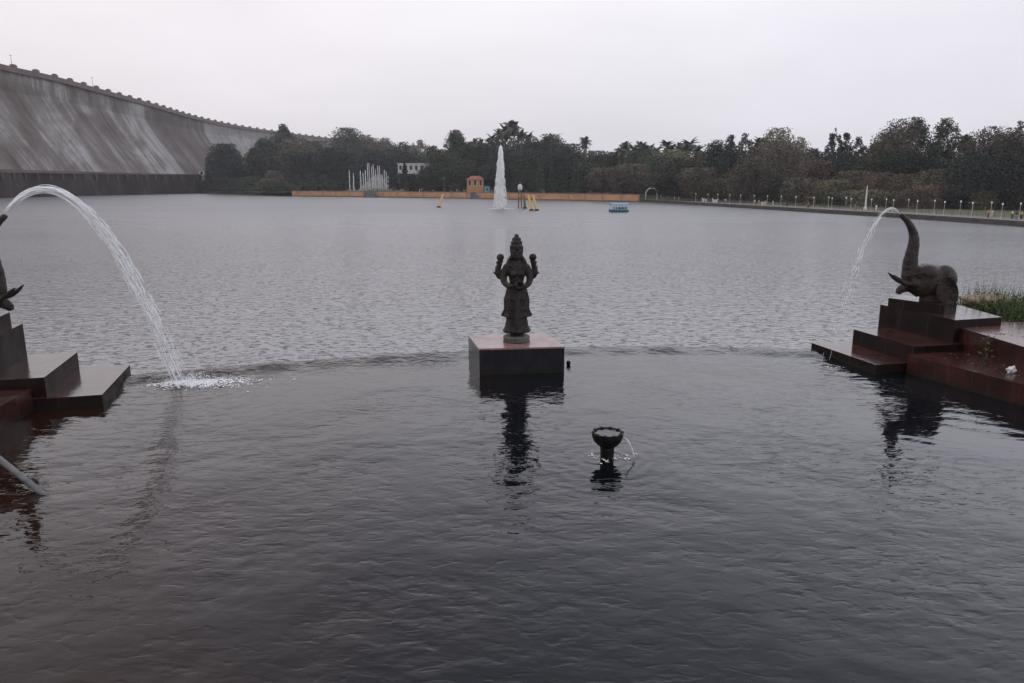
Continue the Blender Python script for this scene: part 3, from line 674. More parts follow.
slab('channel', [(6.32, 11.49), (6.98, 9.74), (8.05, 7.2), (9.4, 3.5), (14, 3.5), (14, 12.3), (7.6, 12.35)], LAKE, .30, G_REDSIDE, G_RED, pr)
slab('terrace', [(7.39, 12.10), (7.47, 10.4), (8.6, 7.6), (10.2, 3.6), (15, 3.6), (15, 12.6), (8.4, 12.45)], -.4, .65, G_REDSIDE, G_TERR, pr)
fl_ = frame((-5.62, 9.75), (-.963, -.27), (-.27, .963))
pl = empty('stepped_plinth', (-7.6, 10, 0), 0, 'dark red wet granite stepped plinth at the left edge beneath the left elephant head', 'plinth', 'stepped plinths at the pool edge')
slab('step', rect(fl_, 0, 4, 0, 1.76), LAKE, .15, G_DARK, G_RED, pl)
slab('step', rect(fl_, .70, 4.1, .10, 1.68), -.4, .42, G_DARK, G_RED, pl)
slab('block', rect(fl_, 1.36, 4.0, .2, 1.60), -.4, .92, G_DARK, G_RED, pl)
slab('top_slab', rect(fl_, 1.46, 2.5, .42, 1.46), .5, 1.12, G_DARK, G_RED, pl)
slab('channel', [(-6.42, 9.50), (-6.30, 8.7), (-6.0, 6.6), (-5.7, 3.0), (-12, 3.0), (-12, 8.3)], LAKE, .30, G_REDSIDE, G_RED, pl)

# ------------------------------------------------------------------ elephants
def elephant(name, loc, rz, s, label):
    root = empty(name, loc, rz, label, 'elephant statue', 'stone elephant heads spouting water'); root.scale = (s, s, s)
    bm = new()
    pts, rr = spline([(.08, 0, .30), (.22, 0, .42), (.265, 0, .60), (.265, 0, .81), (.25, 0, 1.02), (.275, 0, 1.2), (.37, 0, 1.38), (.49, 0, 1.50)], [.19, .165, .135, .112, .094, .078, .058, .042], 6)
    rr = [r_*(1+.03*math.sin(i*1.7+.6*math.sin(i))) for i, r_ in enumerate(rr)]   # trunk folds
    tube(bm, pts, rr, 16)
    ball(bm, (.50, 0, 1.51), (.05, .05, .045), 2)
    ball(bm, (-.05, 0, .37), (.35, .25, .30), 3); ball(bm, (-.34, 0, .46), (.13, .16, .13), 3)
    for y in (-.1, .1): ball(bm, (-.02, y, .50), (.19, .15, .17), 3)
    ball(bm, (-.3, 0, .40), (.22, .2, .26), 3)
    ball(bm, (.12, 0, .40), (.22, .19, .2), 3)
    pts, rr = spline([(.05, 0, .18), (.24, 0, .26), (.38, 0, .2), (.42, 0, .12)], [.13, .1, .075, .04], 5); tube(bm, pts, rr, 12)
    stack(bm, [(0, .20, .15, -.14, 0), (.15, .19, .15, -.14, 0), (.32, .22, .2, -.12, 0)], 24)
    for y in (-.2, .2):
        ball(bm, (.15, y*.98, .47), (.045, .03, .035), 2)                                       # eyes with brow
        tube(bm, [(.08, y*1.0, .53), (.16, y*1.02, .53), (.22, y*.9, .49)], .022, 6)
        tube(bm, [(.12, y*.62, .33), (.25, y*.75, .34)], [.09, .075], 10)                        # tusk sheaths
    fuse('head', bm, .016, BRONZE, root, 2)
    for y in (-1, 1):
        bm = new(); pts, rr = spline([(.2, y*.13, .33), (.34, y*.17, .33), (.46, y*.18, .39), (.57, y*.16, .48)], [.055, .05, .036, .008], 5); tube(bm, pts, rr, 12); obj('tusk', bm, BRONZE, root, True)
        out_ = [(-.2, .47), (-.29, .50), (-.36, .46), (-.43, .35), (-.485, .22), (-.48, .06), (-.41, -.04), (-.3, -.02), (-.19, .03), (-.12, .12), (-.11, .26), (-.13, .38)]
        bm = new(); f_ = []
        C0 = (-.28, .27)
        for sd_ in (0, 1):
            rings = []
            for k in (0, .35, .7, 1):
                rings.append([bm.verts.new((C0[0]+(x-C0[0])*k, y*(.235+.05*k*k*(1 if x < -.25 else .15)+.02*math.sin(7*x+9*z_)*k+(.022 if sd_ else -.022)*(1-.6*k)), C0[1]+(z_-C0[1])*k)) for x, z_ in out_] if k else None)
            c_ = bm.verts.new((C0[0], y*(.24+(.022 if sd_ else -.022)), C0[1])); n_ = len(out_)
            for i in range(n_):
                bm.faces.new((c_, rings[1][i], rings[1][(i+1) % n_]))
                for k in (1, 2): bm.faces.new((rings[k][i], rings[k+1][i], rings[k+1][(i+1) % n_], rings[k][(i+1) % n_]))
            f_.append(rings[3])
        for i in range(len(out_)): bm.faces.new((f_[0][i], f_[0][(i+1) % n_], f_[1][(i+1) % n_], f_[1][i]))
        bmesh.ops.recalc_face_normals(bm, faces=bm.faces)
        e_ = obj('ear', bm, BRONZE, root, True); sb = e_.modifiers.new('s', 'SUBSURF'); sb.levels = 1; sb.render_levels = 2
    return root
def place_tip(px, py, Y, rz, s):
    t = atY(px, py, Y); off = Matrix.Rotation(rz, 3, 'Z') @ Vector((.5*s, 0, 1.5*s)); return t, t-off
rzR = math.atan2(.2, -.98); tR, lR = place_tip(901.5, 215.5, 12.98, rzR, .985)
elephant('elephant_head', (lR.x, lR.y, .945), rzR, .985, 'dark stone elephant head with raised trunk on the right plinth')
rzL = math.atan2(.24, .97); tL, lL = place_tip(4, 215.5, 10.3, rzL, .94)
elephant('elephant_head', (lL.x, lL.y, 1.115), rzL, .94, 'dark stone elephant head cut off by the left edge, spouting the strong jet')
def shoot(name, p0, land, rise, n, r, sp0, spv, label, group, **kw):
    vz = math.sqrt(2*9.81*rise); T = vz/9.81+math.sqrt(2*(p0.z+rise-land.z)/9.81); v0 = Vector(((land.x-p0.x)/T, (land.y-p0.y)/T, vz))
    o = strands(name, p0, v0, T, n, r, sp0, spv, SPRAY, **kw); tag(o, label, 'water jet', group); return o
shoot('water_jet', tL+Vector((.02, 0, .02)), SPL, .33, 120, .0050, .017, .062, 'thick white water jet arcing from the left elephant into the pool', 'jets from the elephants', dash=(.06, .24), breakup=1.2, seed=3)
shoot('water_jet', tR+Vector((-.02, 0, .02)), SPR, .11, 16, .0027, .007, .045, 'thin white water jet arcing from the right elephant trunk', 'jets from the elephants', dash=(.04, .16), breakup=1.6, seed=4)

def foam(name, c, rx, ry, n, label, seed, rmax=.03, up=.22, ring=True):
    g_ = np.random.default_rng(seed); bm = new()
    for i in range(n):
        a = g_.uniform(0, 2*math.pi); rr = abs(g_.normal(0, .42)); x, y = c.x+rx*rr*math.cos(a), c.y+ry*rr*math.sin(a)
        s_ = rmax*g_.uniform(.2, 1)**1.5
        if g_.uniform() < .22: ball(bm, (c.x+(x-c.x)*.7, c.y+(y-c.y)*.7, abs(g_.normal(0, up*.45))), s_*.38, 1)
        else:
            vs_ = ball(bm, (x, y, .004), (s_*g_.uniform(.8, 2.4), s_*g_.uniform(.5, 1.2), s_*.3), 1, Matrix.Rotation(g_.uniform(0, 3), 3, 'Z'))
            for v_ in vs_: v_.co += Vector(g_.normal(0, s_*.13, 3))
    o = obj(name, bm, FOAM, None, True); tag(o, label, 'foam', kind='stuff'); return o
foam('foam', SPL+Vector((.2, 0, 0)), 1.2, .44, 4500, 'white foam where the left jet strikes the pool', 5, .019, .14)
foam('foam', SPR, .4, .18, 60, 'faint foam where the right jet falls', 6, .012, .06)
foam('foam', CUP, .35, .2, 160, 'small foam around the foot of the bowl fountain', 7, .018, .05)

# ------------------------------------------------------------------ pedestal and statue
ped = empty('pedestal', (.05, 12, 0), 0, 'square pedestal of polished black stone with pink top standing in the pool', 'pedestal')
FL, FR = Vector((-.52, 11.37)), Vector((.845, 11.52)); bkv = Vector((-.235, 1.05))
pp = [FL, FR, FR+bkv, FL+bkv]; cen = sum(pp, Vector((0, 0)))/4
slab('block', [(cen+(p-cen)*.992) for p in pp], -1, .403, G_BLACK, G_BLACK, ped)
bm = new(); prism(bm, pp, .405, .43); bevel(bm, .008, 2); o = obj('top_slab', bm, G_PINK, ped); off_parent(o, ped)
sb = atY(516.5, 342, 11.92); st = empty('statue', (sb.x, sb.y, .43), R(4), 'dark stone statue of a four-armed crowned woman holding a pot, in the pool centre', 'statue')
bm = new(); stack(bm, [(0, .215, .19), (.02, .225, .20), (.045, .205, .185), (.065, .222, .2), (.095, .215, .195), (.105, .2, .18)], 40); obj('base', bm, STONE_BASE, st, True)
bz = .10
bm = new()   # body (front is -y)
stack(bm, [(bz+.0, .10, .09), (bz+.3, .12, .1), (bz+.6, .155, .12), (bz+.72, .16, .12), (bz+.80, .145, .11), (bz+.88, .112, .09), (bz+.95, .122, .095), (bz+1.03, .155, .112), (bz+1.10, .168, .105), (bz+1.165, .16, .09), (bz+1.20, .09, .065), (bz+1.235, .058, .055), (bz+1.29, .055, .055)], 28)
for x in (-.062, .062):
    ball(bm, (x, -.085, bz+1.03), (.058, .055, .055), 3)
    ball(bm, (x*1.15, -.05, bz+.02), (.045, .09, .035), 2)
    for k in range(4): ball(bm, (x*1.15+(k-1.5)*.018, -.135, bz+.012), (.011, .022, .014), 1)
ball(bm, (0, -.012, bz+1.345), (.083, .09, .108), 3); ball(bm, (0, -.03, bz+1.29), (.058, .065, .06), 3)
ball(bm, (0, -.10, bz+1.335), (.016, .022, .03), 2)                                              # nose
for x in (-.034, .034): ball(bm, (x, -.088, bz+1.36), (.02, .014, .011), 2); tube(bm, [(x-.02, -.087, bz+1.38), (x, -.096, bz+1.386), (x+.02, -.087, bz+1.38)], .007, 5)
ball(bm, (0, -.094, bz+1.295), (.026, .014, .010), 2)                                            # lips
for x in (-1, 1):
    ball(bm, (x*.085, .0, bz+1.335), (.016, .03, .045), 2); ball(bm, (x*.09, -.005, bz+1.275), (.024, .024, .03), 2)
    ball(bm, (x*.13, .01, bz+1.12), (.07, .065, .075), 2)
    # front arm: shoulder - elbow - hand on the pot
    pts, rr = spline([(x*.145, .0, bz+1.14), (x*.195, .0, bz+1.04), (x*.212, -.03, bz+.92), (x*.165, -.12, bz+.85), (x*.10, -.185, bz+.83)], [.066, .062, .055, .044, .034], 6); tube(bm, pts, rr, 12)
    for k in range(4):
        a = -.35+k*.22; tube(bm, [(x*.105, -.18, bz+.835), (x*(.078), -.205, bz+.845+a*.05), (x*.05, -.215, bz+.84+a*.09)], [.014, .012, .008], 6)
    tube(bm, [(x*.11, -.17, bz+.85), (x*.085, -.18, bz+.885)], [.014, .009], 6)
    for zz, yy, xx in ((1.03, .0, .2), (.875, -.09, .185)): ball(bm, (x*xx, yy, bz+zz), (.062, .06, .02), 2)
    # rear arm: out and down to the elbow, then up to a raised hand with bud
    pts, rr = spline([(x*.135, .05, bz+1.15), (x*.195, .07, bz+1.06), (x*.255, .065, bz+.975), (x*.295, .05, bz+1.02), (x*.296, .03, bz+1.11), (x*.262, .01, bz+1.19)], [.058, .054, .056, .054, .046, .038], 6); tube(bm, pts, rr, 12)
    ball(bm, (x*.262, .0, bz+1.225), (.046, .04, .05), 2); ball(bm, (x*.262, -.0, bz+1.285), (.064, .058, .06), 2); ball(bm, (x*.285, .01, bz+1.20), (.052, .05, .03), 2)
    for k in range(4): tube(bm, [(x*.262+(k-1.5)*.018, -.01, bz+1.25), (x*.262+(k-1.5)*.02, -.03, bz+1.285), (x*.265+(k-1.5)*.014, -.015, bz+1.31)], [.012, .011, .008], 5)
    ball(bm, (x*.312, .05, bz+1.03), (.07, .066, .026), 2); ball(bm, (x*.295, .05, bz+1.12), (.058, .055, .02), 2)
    # hair locks on the shoulders
    tube(bm, [(x*.075, .03, bz+1.30), (x*.12, .02, bz+1.22), (x*.15, .0, bz+1.17)], [.035, .04, .03], 8)
for k in range(13):
    a = math.pi*(k/12); ball(bm, (.10*math.cos(a), -.075-.02*math.sin(a), bz+1.17-.07*math.sin(a)), .018, 1)
fuse('body', bm, .0085, STONE, st, 1)
bm = new()   # tall tiered crown
prof = [(1.375, .095), (1.39, .11), (1.415, .108), (1.425, .098), (1.46, .1), (1.475, .108), (1.49, .104), (1.50, .092), (1.535, .09), (1.545, .096), (1.557, .09), (1.565, .074), (1.595, .068), (1.605, .073), (1.615, .06), (1.63, .04), (1.64, .03), (1.652, .036), (1.664, .03), (1.675, .012)]
stack(bm, [(bz+z_-.02, r_, r_, 0, .015) for z_, r_ in prof], 32, lambda i, a: 1+.05*math.cos(a*12)*(i % 3 == 0))
ball(bm, (0, -.085, bz+1.44), (.03, .02, .05), 2)
for x in (-1, 1): ball(bm, (x*.09, .0, bz+1.43), (.02, .03, .05), 2)
obj('crown', bm, STONE, st, True)
bm = new()   # draped skirt with tiers and a sash
def pl_(i, a): return 1+.035*math.cos(a*14)+.02*math.cos(a*5+.6)
stack(bm, [(bz+.055, .20, .155), (bz+.08, .23, .17), (bz+.16, .19, .15), (bz+.28, .168, .14), (bz+.34, .165, .135), (bz+.5, .17, .13), (bz+.65, .175, .133), (bz+.76, .17, .13), (bz+.80, .15, .115)], 72, pl_)
stack(bm, [(bz+.315, .195, .15), (bz+.33, .232, .168), (bz+.40, .19, .15), (bz+.52, .178, .142), (bz+.68, .168, .136), (bz+.78, .152, .122)], 72, pl_)
stack(bm, [(bz+.60, .178, .142), (bz+.61, .19, .15), (bz+.68, .178, .144), (bz+.79, .152, .122)], 72, pl_)
for k in range(5): stack(bm, [(bz+.72+k*.022, .175-.006*k, .138-.004*k), (bz+.735+k*.022, .18-.006*k, .142-.004*k), (bz+.742+k*.022, .172-.006*k, .135-.004*k)], 36)
tube(bm, [(-.17, -.09, bz+.62), (-.09, -.15, bz+.48), (0, -.168, bz+.43), (.09, -.15, bz+.48), (.17, -.09, bz+.62)], .02, 8)
tube(bm, [(-.15, -.11, bz+.45), (-.08, -.16, bz+.33), (0, -.175, bz+.28), (.08, -.16, bz+.33), (.15, -.11, bz+.45)], .02, 8)
tube(bm, [(0, -.145, bz+.74), (0, -.165, bz+.5), (.0, -.17, bz+.25), (0, -.18, bz+.08)], [.03, .035, .04, .045], 8)
for x in (-1, 1): tube(bm, [(x*.15, -.04, bz+.74), (x*.185, -.02, bz+.60), (x*.185, -.03, bz+.45), (x*.235, -.02, bz+.33)], [.025, .03, .025, .03], 8)
fuse('skirt', bm, .0085, STONE, st, 1)
bm = new()   # pot held at the waist, mouth tipped towards the pool
ppts = [(-.07, .0), (-.06, .055), (-.02, .085), (.03, .08), (.06, .055), (.075, .05), (.09, .068), (.10, .066), (.095, .045), (.06, .035), (.02, .03)]
V = []
rot = Matrix.Rotation(R(72), 3, 'X')
for h_, r_ in ppts: V.append([bm.verts.new(rot @ Vector((max(r_, .001)*math.cos(2*math.pi*k/20), max(r_, .001)*math.sin(2*math.pi*k/20), h_))+Vector((.03, -.19, bz+.85))) for k in range(20)])
for a, b_ in zip(V, V[1:]):
    for k in range(20): bm.faces.new((a[k], a[(k+1) % 20], b_[(k+1) % 20], b_[k]))
bm.faces.new(V[0]); bm.faces.new(V[-1]); obj('pot', bm, STONE, st, True)

kp = at(568.5, 364, .02); bm = new(); tube(bm, [(kp.x, kp.y, -.3), (kp.x, kp.y, .0)], .02, 8); stack(bm, [(-.03+.03, .028, .028, kp.x, kp.y), (.03, .036, .036, kp.x, kp.y), (.06, .034, .034, kp.x, kp.y), (.075, .02, .02, kp.x, kp.y)], 14)
tag(obj('pipe_cap', bm, BLACK, None, True), 'small black pipe cap sticking out of the water beside the pedestal', 'pipe cap')

# ------------------------------------------------------------------ bowl fountain
bw = empty('bowl_fountain', (CUP.x, CUP.y, 0), 0, 'small black stone bowl on a short stem spilling water into the pool', 'bowl fountain')
bm = new(); stack(bm, [(-.4, .075, .075), (.0, .075, .075), (.1, .078, .078), (.15, .082, .082)], 20); obj('stem', bm, BLACK, bw, True)
bm = new()
def lobe(i, a): return 1+.04*abs(math.cos(a*5))
stack(bm, [(.13, .08, .08), (.16, .115, .115), (.2, .148, .148), (.25, .166, .166), (.295, .168, .168), (.305, .158, .158), (.285, .14, .14), (.27, .09, .09), (.268, .02, .02)], 40, lobe)
for k in range(10):
    a = k*math.pi/5; ball(bm, (.158*math.cos(a), .158*math.sin(a), .297), (.026, .026, .013), 2)
fuse('bowl', bm, .006, BLACK, bw, 1)
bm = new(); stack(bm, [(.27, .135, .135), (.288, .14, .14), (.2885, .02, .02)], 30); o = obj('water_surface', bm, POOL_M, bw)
q0 = CUP+Vector((.165, -.03, .25)); 
tag(strands('water_jet', q0, Vector((.62, -.05, -.1)), .20, 9, .0035, .004, .03, SPRAY, dash=(.04, .1), breakup=.4, seed=9), 'thin trickle falling from the right rim of the black bowl', 'water jet')
tag(strands('water_jet', CUP+Vector((-.155, -.06, .24)), Vector((-.10, -.05, .0)), .2, 1, .0016, .006, .03, MIST, dash=(.03, .06), breakup=.8, seed=10), 'faint drops falling from the left rim of the black bowl', 'water jet')

# pipe at lower left
e1 = at(42, 493, .0); e0 = at(-30, 436, .42); d = (e1-e0).normalized(); bm = new(); tube(bm, [e0-d*.6, e1+d*.12], .032, 12)
tag(obj('steel_pipe', bm, STEEL, None, True), 'grey steel pipe slanting down into the pool at the lower left', 'pipe')

# ------------------------------------------------------------------ right bank, weeds, rocks, litter
bm = new(); gx = np.linspace(7.9, 16, 28); gy = np.linspace(12.35, 19, 22); V = []
for y in gy:
    V.append([bm.verts.new((x, y, .74*max(0, min(1, (x-7.7)/.9))**.5*max(0, 1-max(0, (y-14.2)/3.2)**1.6)-5.2*max(0, (y-15)/4)**1.1-.18+.08*math.sin(x*3.1+y*2)+.05*math.sin(x*7-y*5))) for x in gx])
for a, b_ in zip(V, V[1:]):
    for i in range(len(a)-1): bm.faces.new((a[i], a[i+1], b_[i+1], b_[i]))
tag(obj('bank', bm, SOIL, None, True), kind='structure')
g_ = np.random.default_rng(21)
P = []
for i in range(2600):
    x = 8.75+abs(g_.normal(0, 1.4)); y = g_.uniform(12.45, 14.4); P.append((x, y, .52+.25*g_.uniform()+.16*min(1, (x-8.4))*g_.uniform()))
v, f = leaves(np.array(P), .035, .1); tag(np_mesh('ground_cover', v, f, WEED), 'low green weeds covering the bank behind the right plinth', 'weeds', kind='stuff')
def blades(root, n, h, spread, mat, lean=.25):
    bm = new()
    for i in range(n):
        a = g_.uniform(0, 6.28); r_ = spread*g_.uniform(); b0 = Vector((r_*math.cos(a), r_*math.sin(a), -.1)); hh = h*g_.uniform(.5, 1)
        tp = b0+Vector((g_.normal(0, lean)*hh, g_.normal(0, lean)*hh, hh)); md = b0.lerp(tp, .5)+Vector((0, 0, .06*hh)); tube(bm, [b0, md, tp], [.0065, .005, .0015], 4)
    o = obj('stems', bm, mat, root); return o
for j, (px, py, h, n, lab) in enumerate(((957, 262, .5, 7, 'thin grass stems behind the ear of the right elephant'), (982, 280, .75, 16, 'tall dry grass tuft at the back of the right bank'), (996, 283, .6, 14, 'tall dry grass tuft right of the tallest one'), (1018, 287, .45, 12, 'grass tuft nearest the right edge of the photo'), (969, 296, .3, 10, 'short grass tuft just right of the right plinth'))):
    p = atY(px, 300, 13.9+.1*j); root = empty('grass_tuft', (p.x, p.y, .62), 0, lab, 'grass tuft', 'grass tufts on the right bank')
    blades(root, n, h, .12, DRYSTEM)
    P = [(g_.normal(0, .08), g_.normal(0, .08), g_.uniform(0, h*.6)) for _ in range(60)]; v, f = leaves(np.array(P), .022); np_mesh('leaves', v, f, WEED, root)
for j, (px, py, s_, lab) in enumerate(((985, 303, .13, 'tan rock on the bank, the one nearest the right elephant'), (1000, 302, .15, 'largest tan rock lying on the weedy bank'), (1014, 303, .12, 'tan rock on the bank nearest the right edge'))):
    p = atY(px, py, 13.6); bm = new(); vs_ = ball(bm, (0, 0, 0), (s_*1.5, s_, s_*.8), 3)
    for v_ in vs_: v_.co *= 1+.18*math.sin(v_.co.x*23+j)*math.sin(v_.co.z*31+v_.co.y*19)
    o = obj('rock', bm, ROCK, None, True); o.location = (p.x, p.y+.35, .80); tag(o, lab, 'rock', 'rocks on the right bank')
bm = new()
for i in range(420):
    x = 8.7+abs(g_.normal(0, 1.4))+.25*math.sin(i*1.7); y = g_.uniform(12.5, 14.3); hh = .12+.26*g_.uniform()**2; b0 = Vector((x, y, .55)); tp = b0+Vector((g_.normal(0, .08), g_.normal(0, .08), .2+hh)); tube(bm, [b0, b0.lerp(tp, .6)+Vector((0, 0, .05)), tp], [.006, .005, .001], 3)
tag(obj('grass', bm, WEED), 'bright green grass blades growing on the right bank', 'grass', kind='stuff')
# little plant on the terrace wall
p = Vector((7.36, 11.15, .3)); root = empty('wall_plant', tuple(p), 0, 'small leafy plant climbing the red terrace wall on the right', 'plant'); bm = new()
tube(bm, [(0, 0, 0), (-.03, .02, .2), (-.02, 0, .4)], .006, 5); obj('stem', bm, WEED, root)
P = np.array([(g_.normal(-.02, .05), g_.normal(0, .05), .04+.37*((i % 9)/9)) for i in range(42)]); v, f = leaves(P, .03); np_mesh('leaves', v, f, WEED, root)
p = at(1011, 372, .31); bm = new(); vs_ = ball(bm, (0, 0, 0), (.06, .045, .05), 3)
for v_ in vs_: v_.co *= 1+.5*math.sin(v_.co.x*70)*math.sin(v_.co.y*60+v_.co.z*50)
o = obj('litter_bag', bm, PLASTIC); o.location = (p.x, p.y, .34); tag(o, 'crumpled white plastic bag lying in the red side channel', 'litter')
# fallen leaves and grit on the wet terraces
bm = new()
for i in range(90):
    x, y = g_.uniform(6.6, 8.4), g_.uniform(9.4, 12); 
    if x < 6.55+(11.4-y)*.4: continue
    z = .655 if x > 7.5 else .305; vs_ = ball(bm, (x, y, z), (g_.uniform(.008, .03), g_.uniform(.006, .02), .004), 1)
tag(obj('fallen_leaves', bm, DRYSTEM), 'small fallen leaves scattered on the wet red granite', 'leaves', kind='stuff')

# ------------------------------------------------------------------ the tall fountain jet
fb = at(500, 209, LAKE); hj = atY(500, 144.5, fb.y).z-LAKE
fo = empty('fountain', (fb.x, fb.y, LAKE), 0, 'tall white fountain jet rising from the middle of the lake', 'fountain')
g2 = np.random.default_rng(31); bm = new(); wb = 10.5/F*fb.y/2
for i in range(1900):
    hp = hj*(1-abs(g2.normal(0, .22))); a = g2.uniform(0, 6.28); rb = wb*min(1.35, abs(g2.normal(0, .85))); up_ = g2.uniform() < .5
    z0 = g2.uniform(0, .97)*hp; L = g2.uniform(.5, 2.2); z1 = min(hp, z0+L)
    def rad(z_): return rb*(1-(z_/hj))**.45*(.6+.4*(1-z_/hj))+.05
    dr = g2.normal(0, .06)
    P_ = [Vector((rad(z_)*math.cos(a)+dr+.25*(z_/hj), rad(z_)*math.sin(a), z_)) for z_ in (z0, (z0+z1)/2, z1)]
    if z1-z0 > .2: tube(bm, P_, [.02, .085*g2.uniform(.5, 1.2), .02], 4)
obj('water_column', bm, SPRAY, fo, True)
bm = new(); cr_ = []
for i in range(41):
    t = i/40; cr_.append((t*hj*.985, (wb*.66*(1-t)**.36*(.9+.12*math.sin(t*3))+.3*(1-t)**.15)*g2.uniform(.9, 1.1), (wb*(1-t)**.36*.66+.25*(1-t)**.15), .05+.3*t*t+g2.normal(0, .05), 0))
stack(bm, cr_, 18, lambda i, a: 1+.10*math.sin(a*5+i*.9)+.07*math.sin(a*9-i*.5)); obj('water_core', bm, SPRAY, fo, True)
bm = new()
for i in range(160):
    a = g2.uniform(0, 6.28); r_ = abs(g2.normal(0, 1.5)); ball(bm, (r_*math.cos(a)*1.3, r_*math.sin(a), .05), (g2.uniform(.1, .4), g2.uniform(.1, .4), .1), 1)
obj('splash', bm, FOAM, fo)
bm = new(); tube(bm, [(0, 0, -.5), (0, 0, .5)], [.3, .2], 10); obj('nozzle', bm, STEEL, fo)

# leaning pipes and posts around the jet
def lean(px0, py0, px1, py1, label, mat=YELLOW):
    a = at(px0, py0, LAKE); t = atY(px1, py1, a.y+.6); root = empty('leaning_pipe', tuple(a), 0, label, 'pipe', 'leaning pipes in the lake'); v_ = t-a
    bm = new(); tube(bm, [v_*.06, v_], [.44, .36], 10); obj('pipe', bm, mat, root)
    bm = new(); stack(bm, [(-.3, .6, .6), (.0, .75, .7), (.35, .6, .55), (.5, .3, .3)], 12); obj('float', bm, BLACK, root)
    bm = new(); tube(bm, [v_*.97, v_*1.04], [.34, .22], 10); obj('nozzle', bm, BROWN, root)
lean(438.8, 207.5, 443.2, 194, 'yellow leaning nozzle pipe standing alone left of the fountain jet')
lean(531.5, 210.6, 528.3, 195, 'yellow leaning nozzle pipe, left one of the pair right of the jet')
lean(536.8, 210.6, 532.8, 195, 'yellow leaning nozzle pipe, right one of the pair right of the jet')
lean(525, 208.5, 524, 196, 'brown rusty leaning pipe beside the white-domed post', BROWN)
a = at(520, 208, LAKE); lp = empty('domed_post', tuple(a), 0, 'brown post with a white dome light standing right of the fountain jet', 'lamp')
k_ = (a-CAM).length/F
bm = new(); 
for x in (-.5, .5): tube(bm, [(x, 0, -.4), (x*.7, 0, 17*k_)], [.22, .18], 8)
box(bm, (0, 0, 10*k_), (1.3, .25, .25)); obj('post', bm, BROWN, lp)
bm = new(); stack(bm, [(17*k_, 2.0*k_, 2.0*k_), (19*k_, 2.4*k_, 2.4*k_), (21.5*k_, 2.1*k_, 2.1*k_), (23*k_, 1.0*k_, 1.0*k_)], 14); obj('dome', bm, WHITE, lp, True)
bm = new(); tube(bm, [(0, 0, 22.8*k_), (0, 0, 27*k_)], [.2, .05], 6); box(bm, (0, 0, 25*k_), (2*k_, .15, .15)); obj('finial', bm, BROWN, lp)
a = at(444, 198, LAKE); bm = new(); h_ = 16.5*(a-CAM).length/F; tube(bm, [(0, 0, 0), (0, 0, h_)], [.2, .12], 7); box(bm, (0, 0, h_*.9), (1.2, .3, .5)); o = obj('signal_mast', bm, STEEL); o.location = (a.x, a.y+2, LAKE+2); tag(o, 'grey mast on the shore wall above the lone leaning pipe', 'mast')

# ------------------------------------------------------------------ people
SKIN, _, _ = base_mat('skin', (.24, .13, .085), .6)
HAIR, _, _ = base_mat('black_hair', (.012, .010, .010), .6)
CL = {n: base_mat(n+'_cloth', c, .85)[0] for n, c in (('white', (.66, .65, .62)), ('pink', (.55, .2, .25)), ('blue', (.08, .14, .32)), ('orange', (.58, .25, .08)), ('black', (.02, .02, .022)), ('grey', (.22, .22, .22)), ('red', (.4, .05, .045)), ('green', (.07, .2, .09)), ('cream', (.56, .48, .35)))}
def person_proto(seat=False):
    root = empty('person')
    bm = new()
    hip = .45 if seat else .88
    dz = hip-.88
    stack(bm, [(.80+dz, .13, .09), (.9+dz, .165, .11), (1.02+dz, .13, .095), (1.2+dz, .165, .11), (1.36+dz, .19, .1), (1.42+dz, .1, .07), (1.5+dz, .055, .055), (1.55+dz, .05, .05)], 14)
    ball(bm, (0, -.01, 1.60+dz), (.078, .095, .115), 2); ball(bm, (0, -.1, 1.59+dz), (.014, .02, .02), 1)
    for x in (-1, 1):
        if seat: L = [(x*.09, 0, hip), (x*.1, -.42, hip+.02), (x*.1, -.44, .06), (x*.1, -.56, .03)]
        else: L = [(x*.09, 0, .88), (x*.10, -.04*x, .48), (x*.11, .08*x, .07), (x*.12, .08*x-.15, .035)]
        tube(bm, L, [.085, .06, .04, .035], 8)
        tube(bm, [(x*.18, 0, 1.36+dz), (x*.235, .03, 1.08+dz), (x*.22, -.14, .88+dz)], [.052, .042, .03], 8)
        for k in range(4): tube(bm, [(x*.22, -.14, .88+dz), (x*.22+(k-1.5)*.02, -.17, .80+dz-.012*(k in (1, 2)))], [.016, .010], 5)
        tube(bm, [(x*.21, -.15, .87+dz), (x*.185, -.18, .83+dz)], [.014, .010], 5)
    fuse('body', bm, .022, SKIN, root, 1)
    bm = new(); stack(bm, [(.86+dz, .185, .125), (1.02+dz, .155, .115), (1.2+dz, .185, .128), (1.36+dz, .205, .118), (1.44+dz, .1, .075)], 16)
    for x in (-1, 1): tube(bm, [(x*.17, 0, 1.36+dz), (x*.235, .03, 1.1+dz)], [.072, .06], 8)
    obj('shirt', bm, CL['white'], root, True)
    bm = new()
    for x in (-1, 1):
        L = [(x*.085, 0, hip+.04), (x*.1, -.42, hip+.02), (x*.1, -.44, .12)] if seat else [(x*.085, 0, .94), (x*.10, -.04*x, .48), (x*.11, .08*x, .1)]
        tube(bm, L, [.115, .085, .075], 8)
    obj('trousers', bm, CL['black'], root, True)
    bm = new(); ball(bm, (0, .02, 1.635+dz), (.088, .098, .095), 2); obj('hair', bm, HAIR, root, True)
    return root
def dress(p, shirt, legs):
    for c in p.children:
        n_ = c.name.split('.')[0]
        if n_ in ('shirt', 'trousers'): c.material_slots[0].link = 'OBJECT'; c.material_slots[0].material = CL[shirt if n_ == 'shirt' else legs]
P0, P1 = person_proto(), person_proto(True); used = {0: False, 1: False}
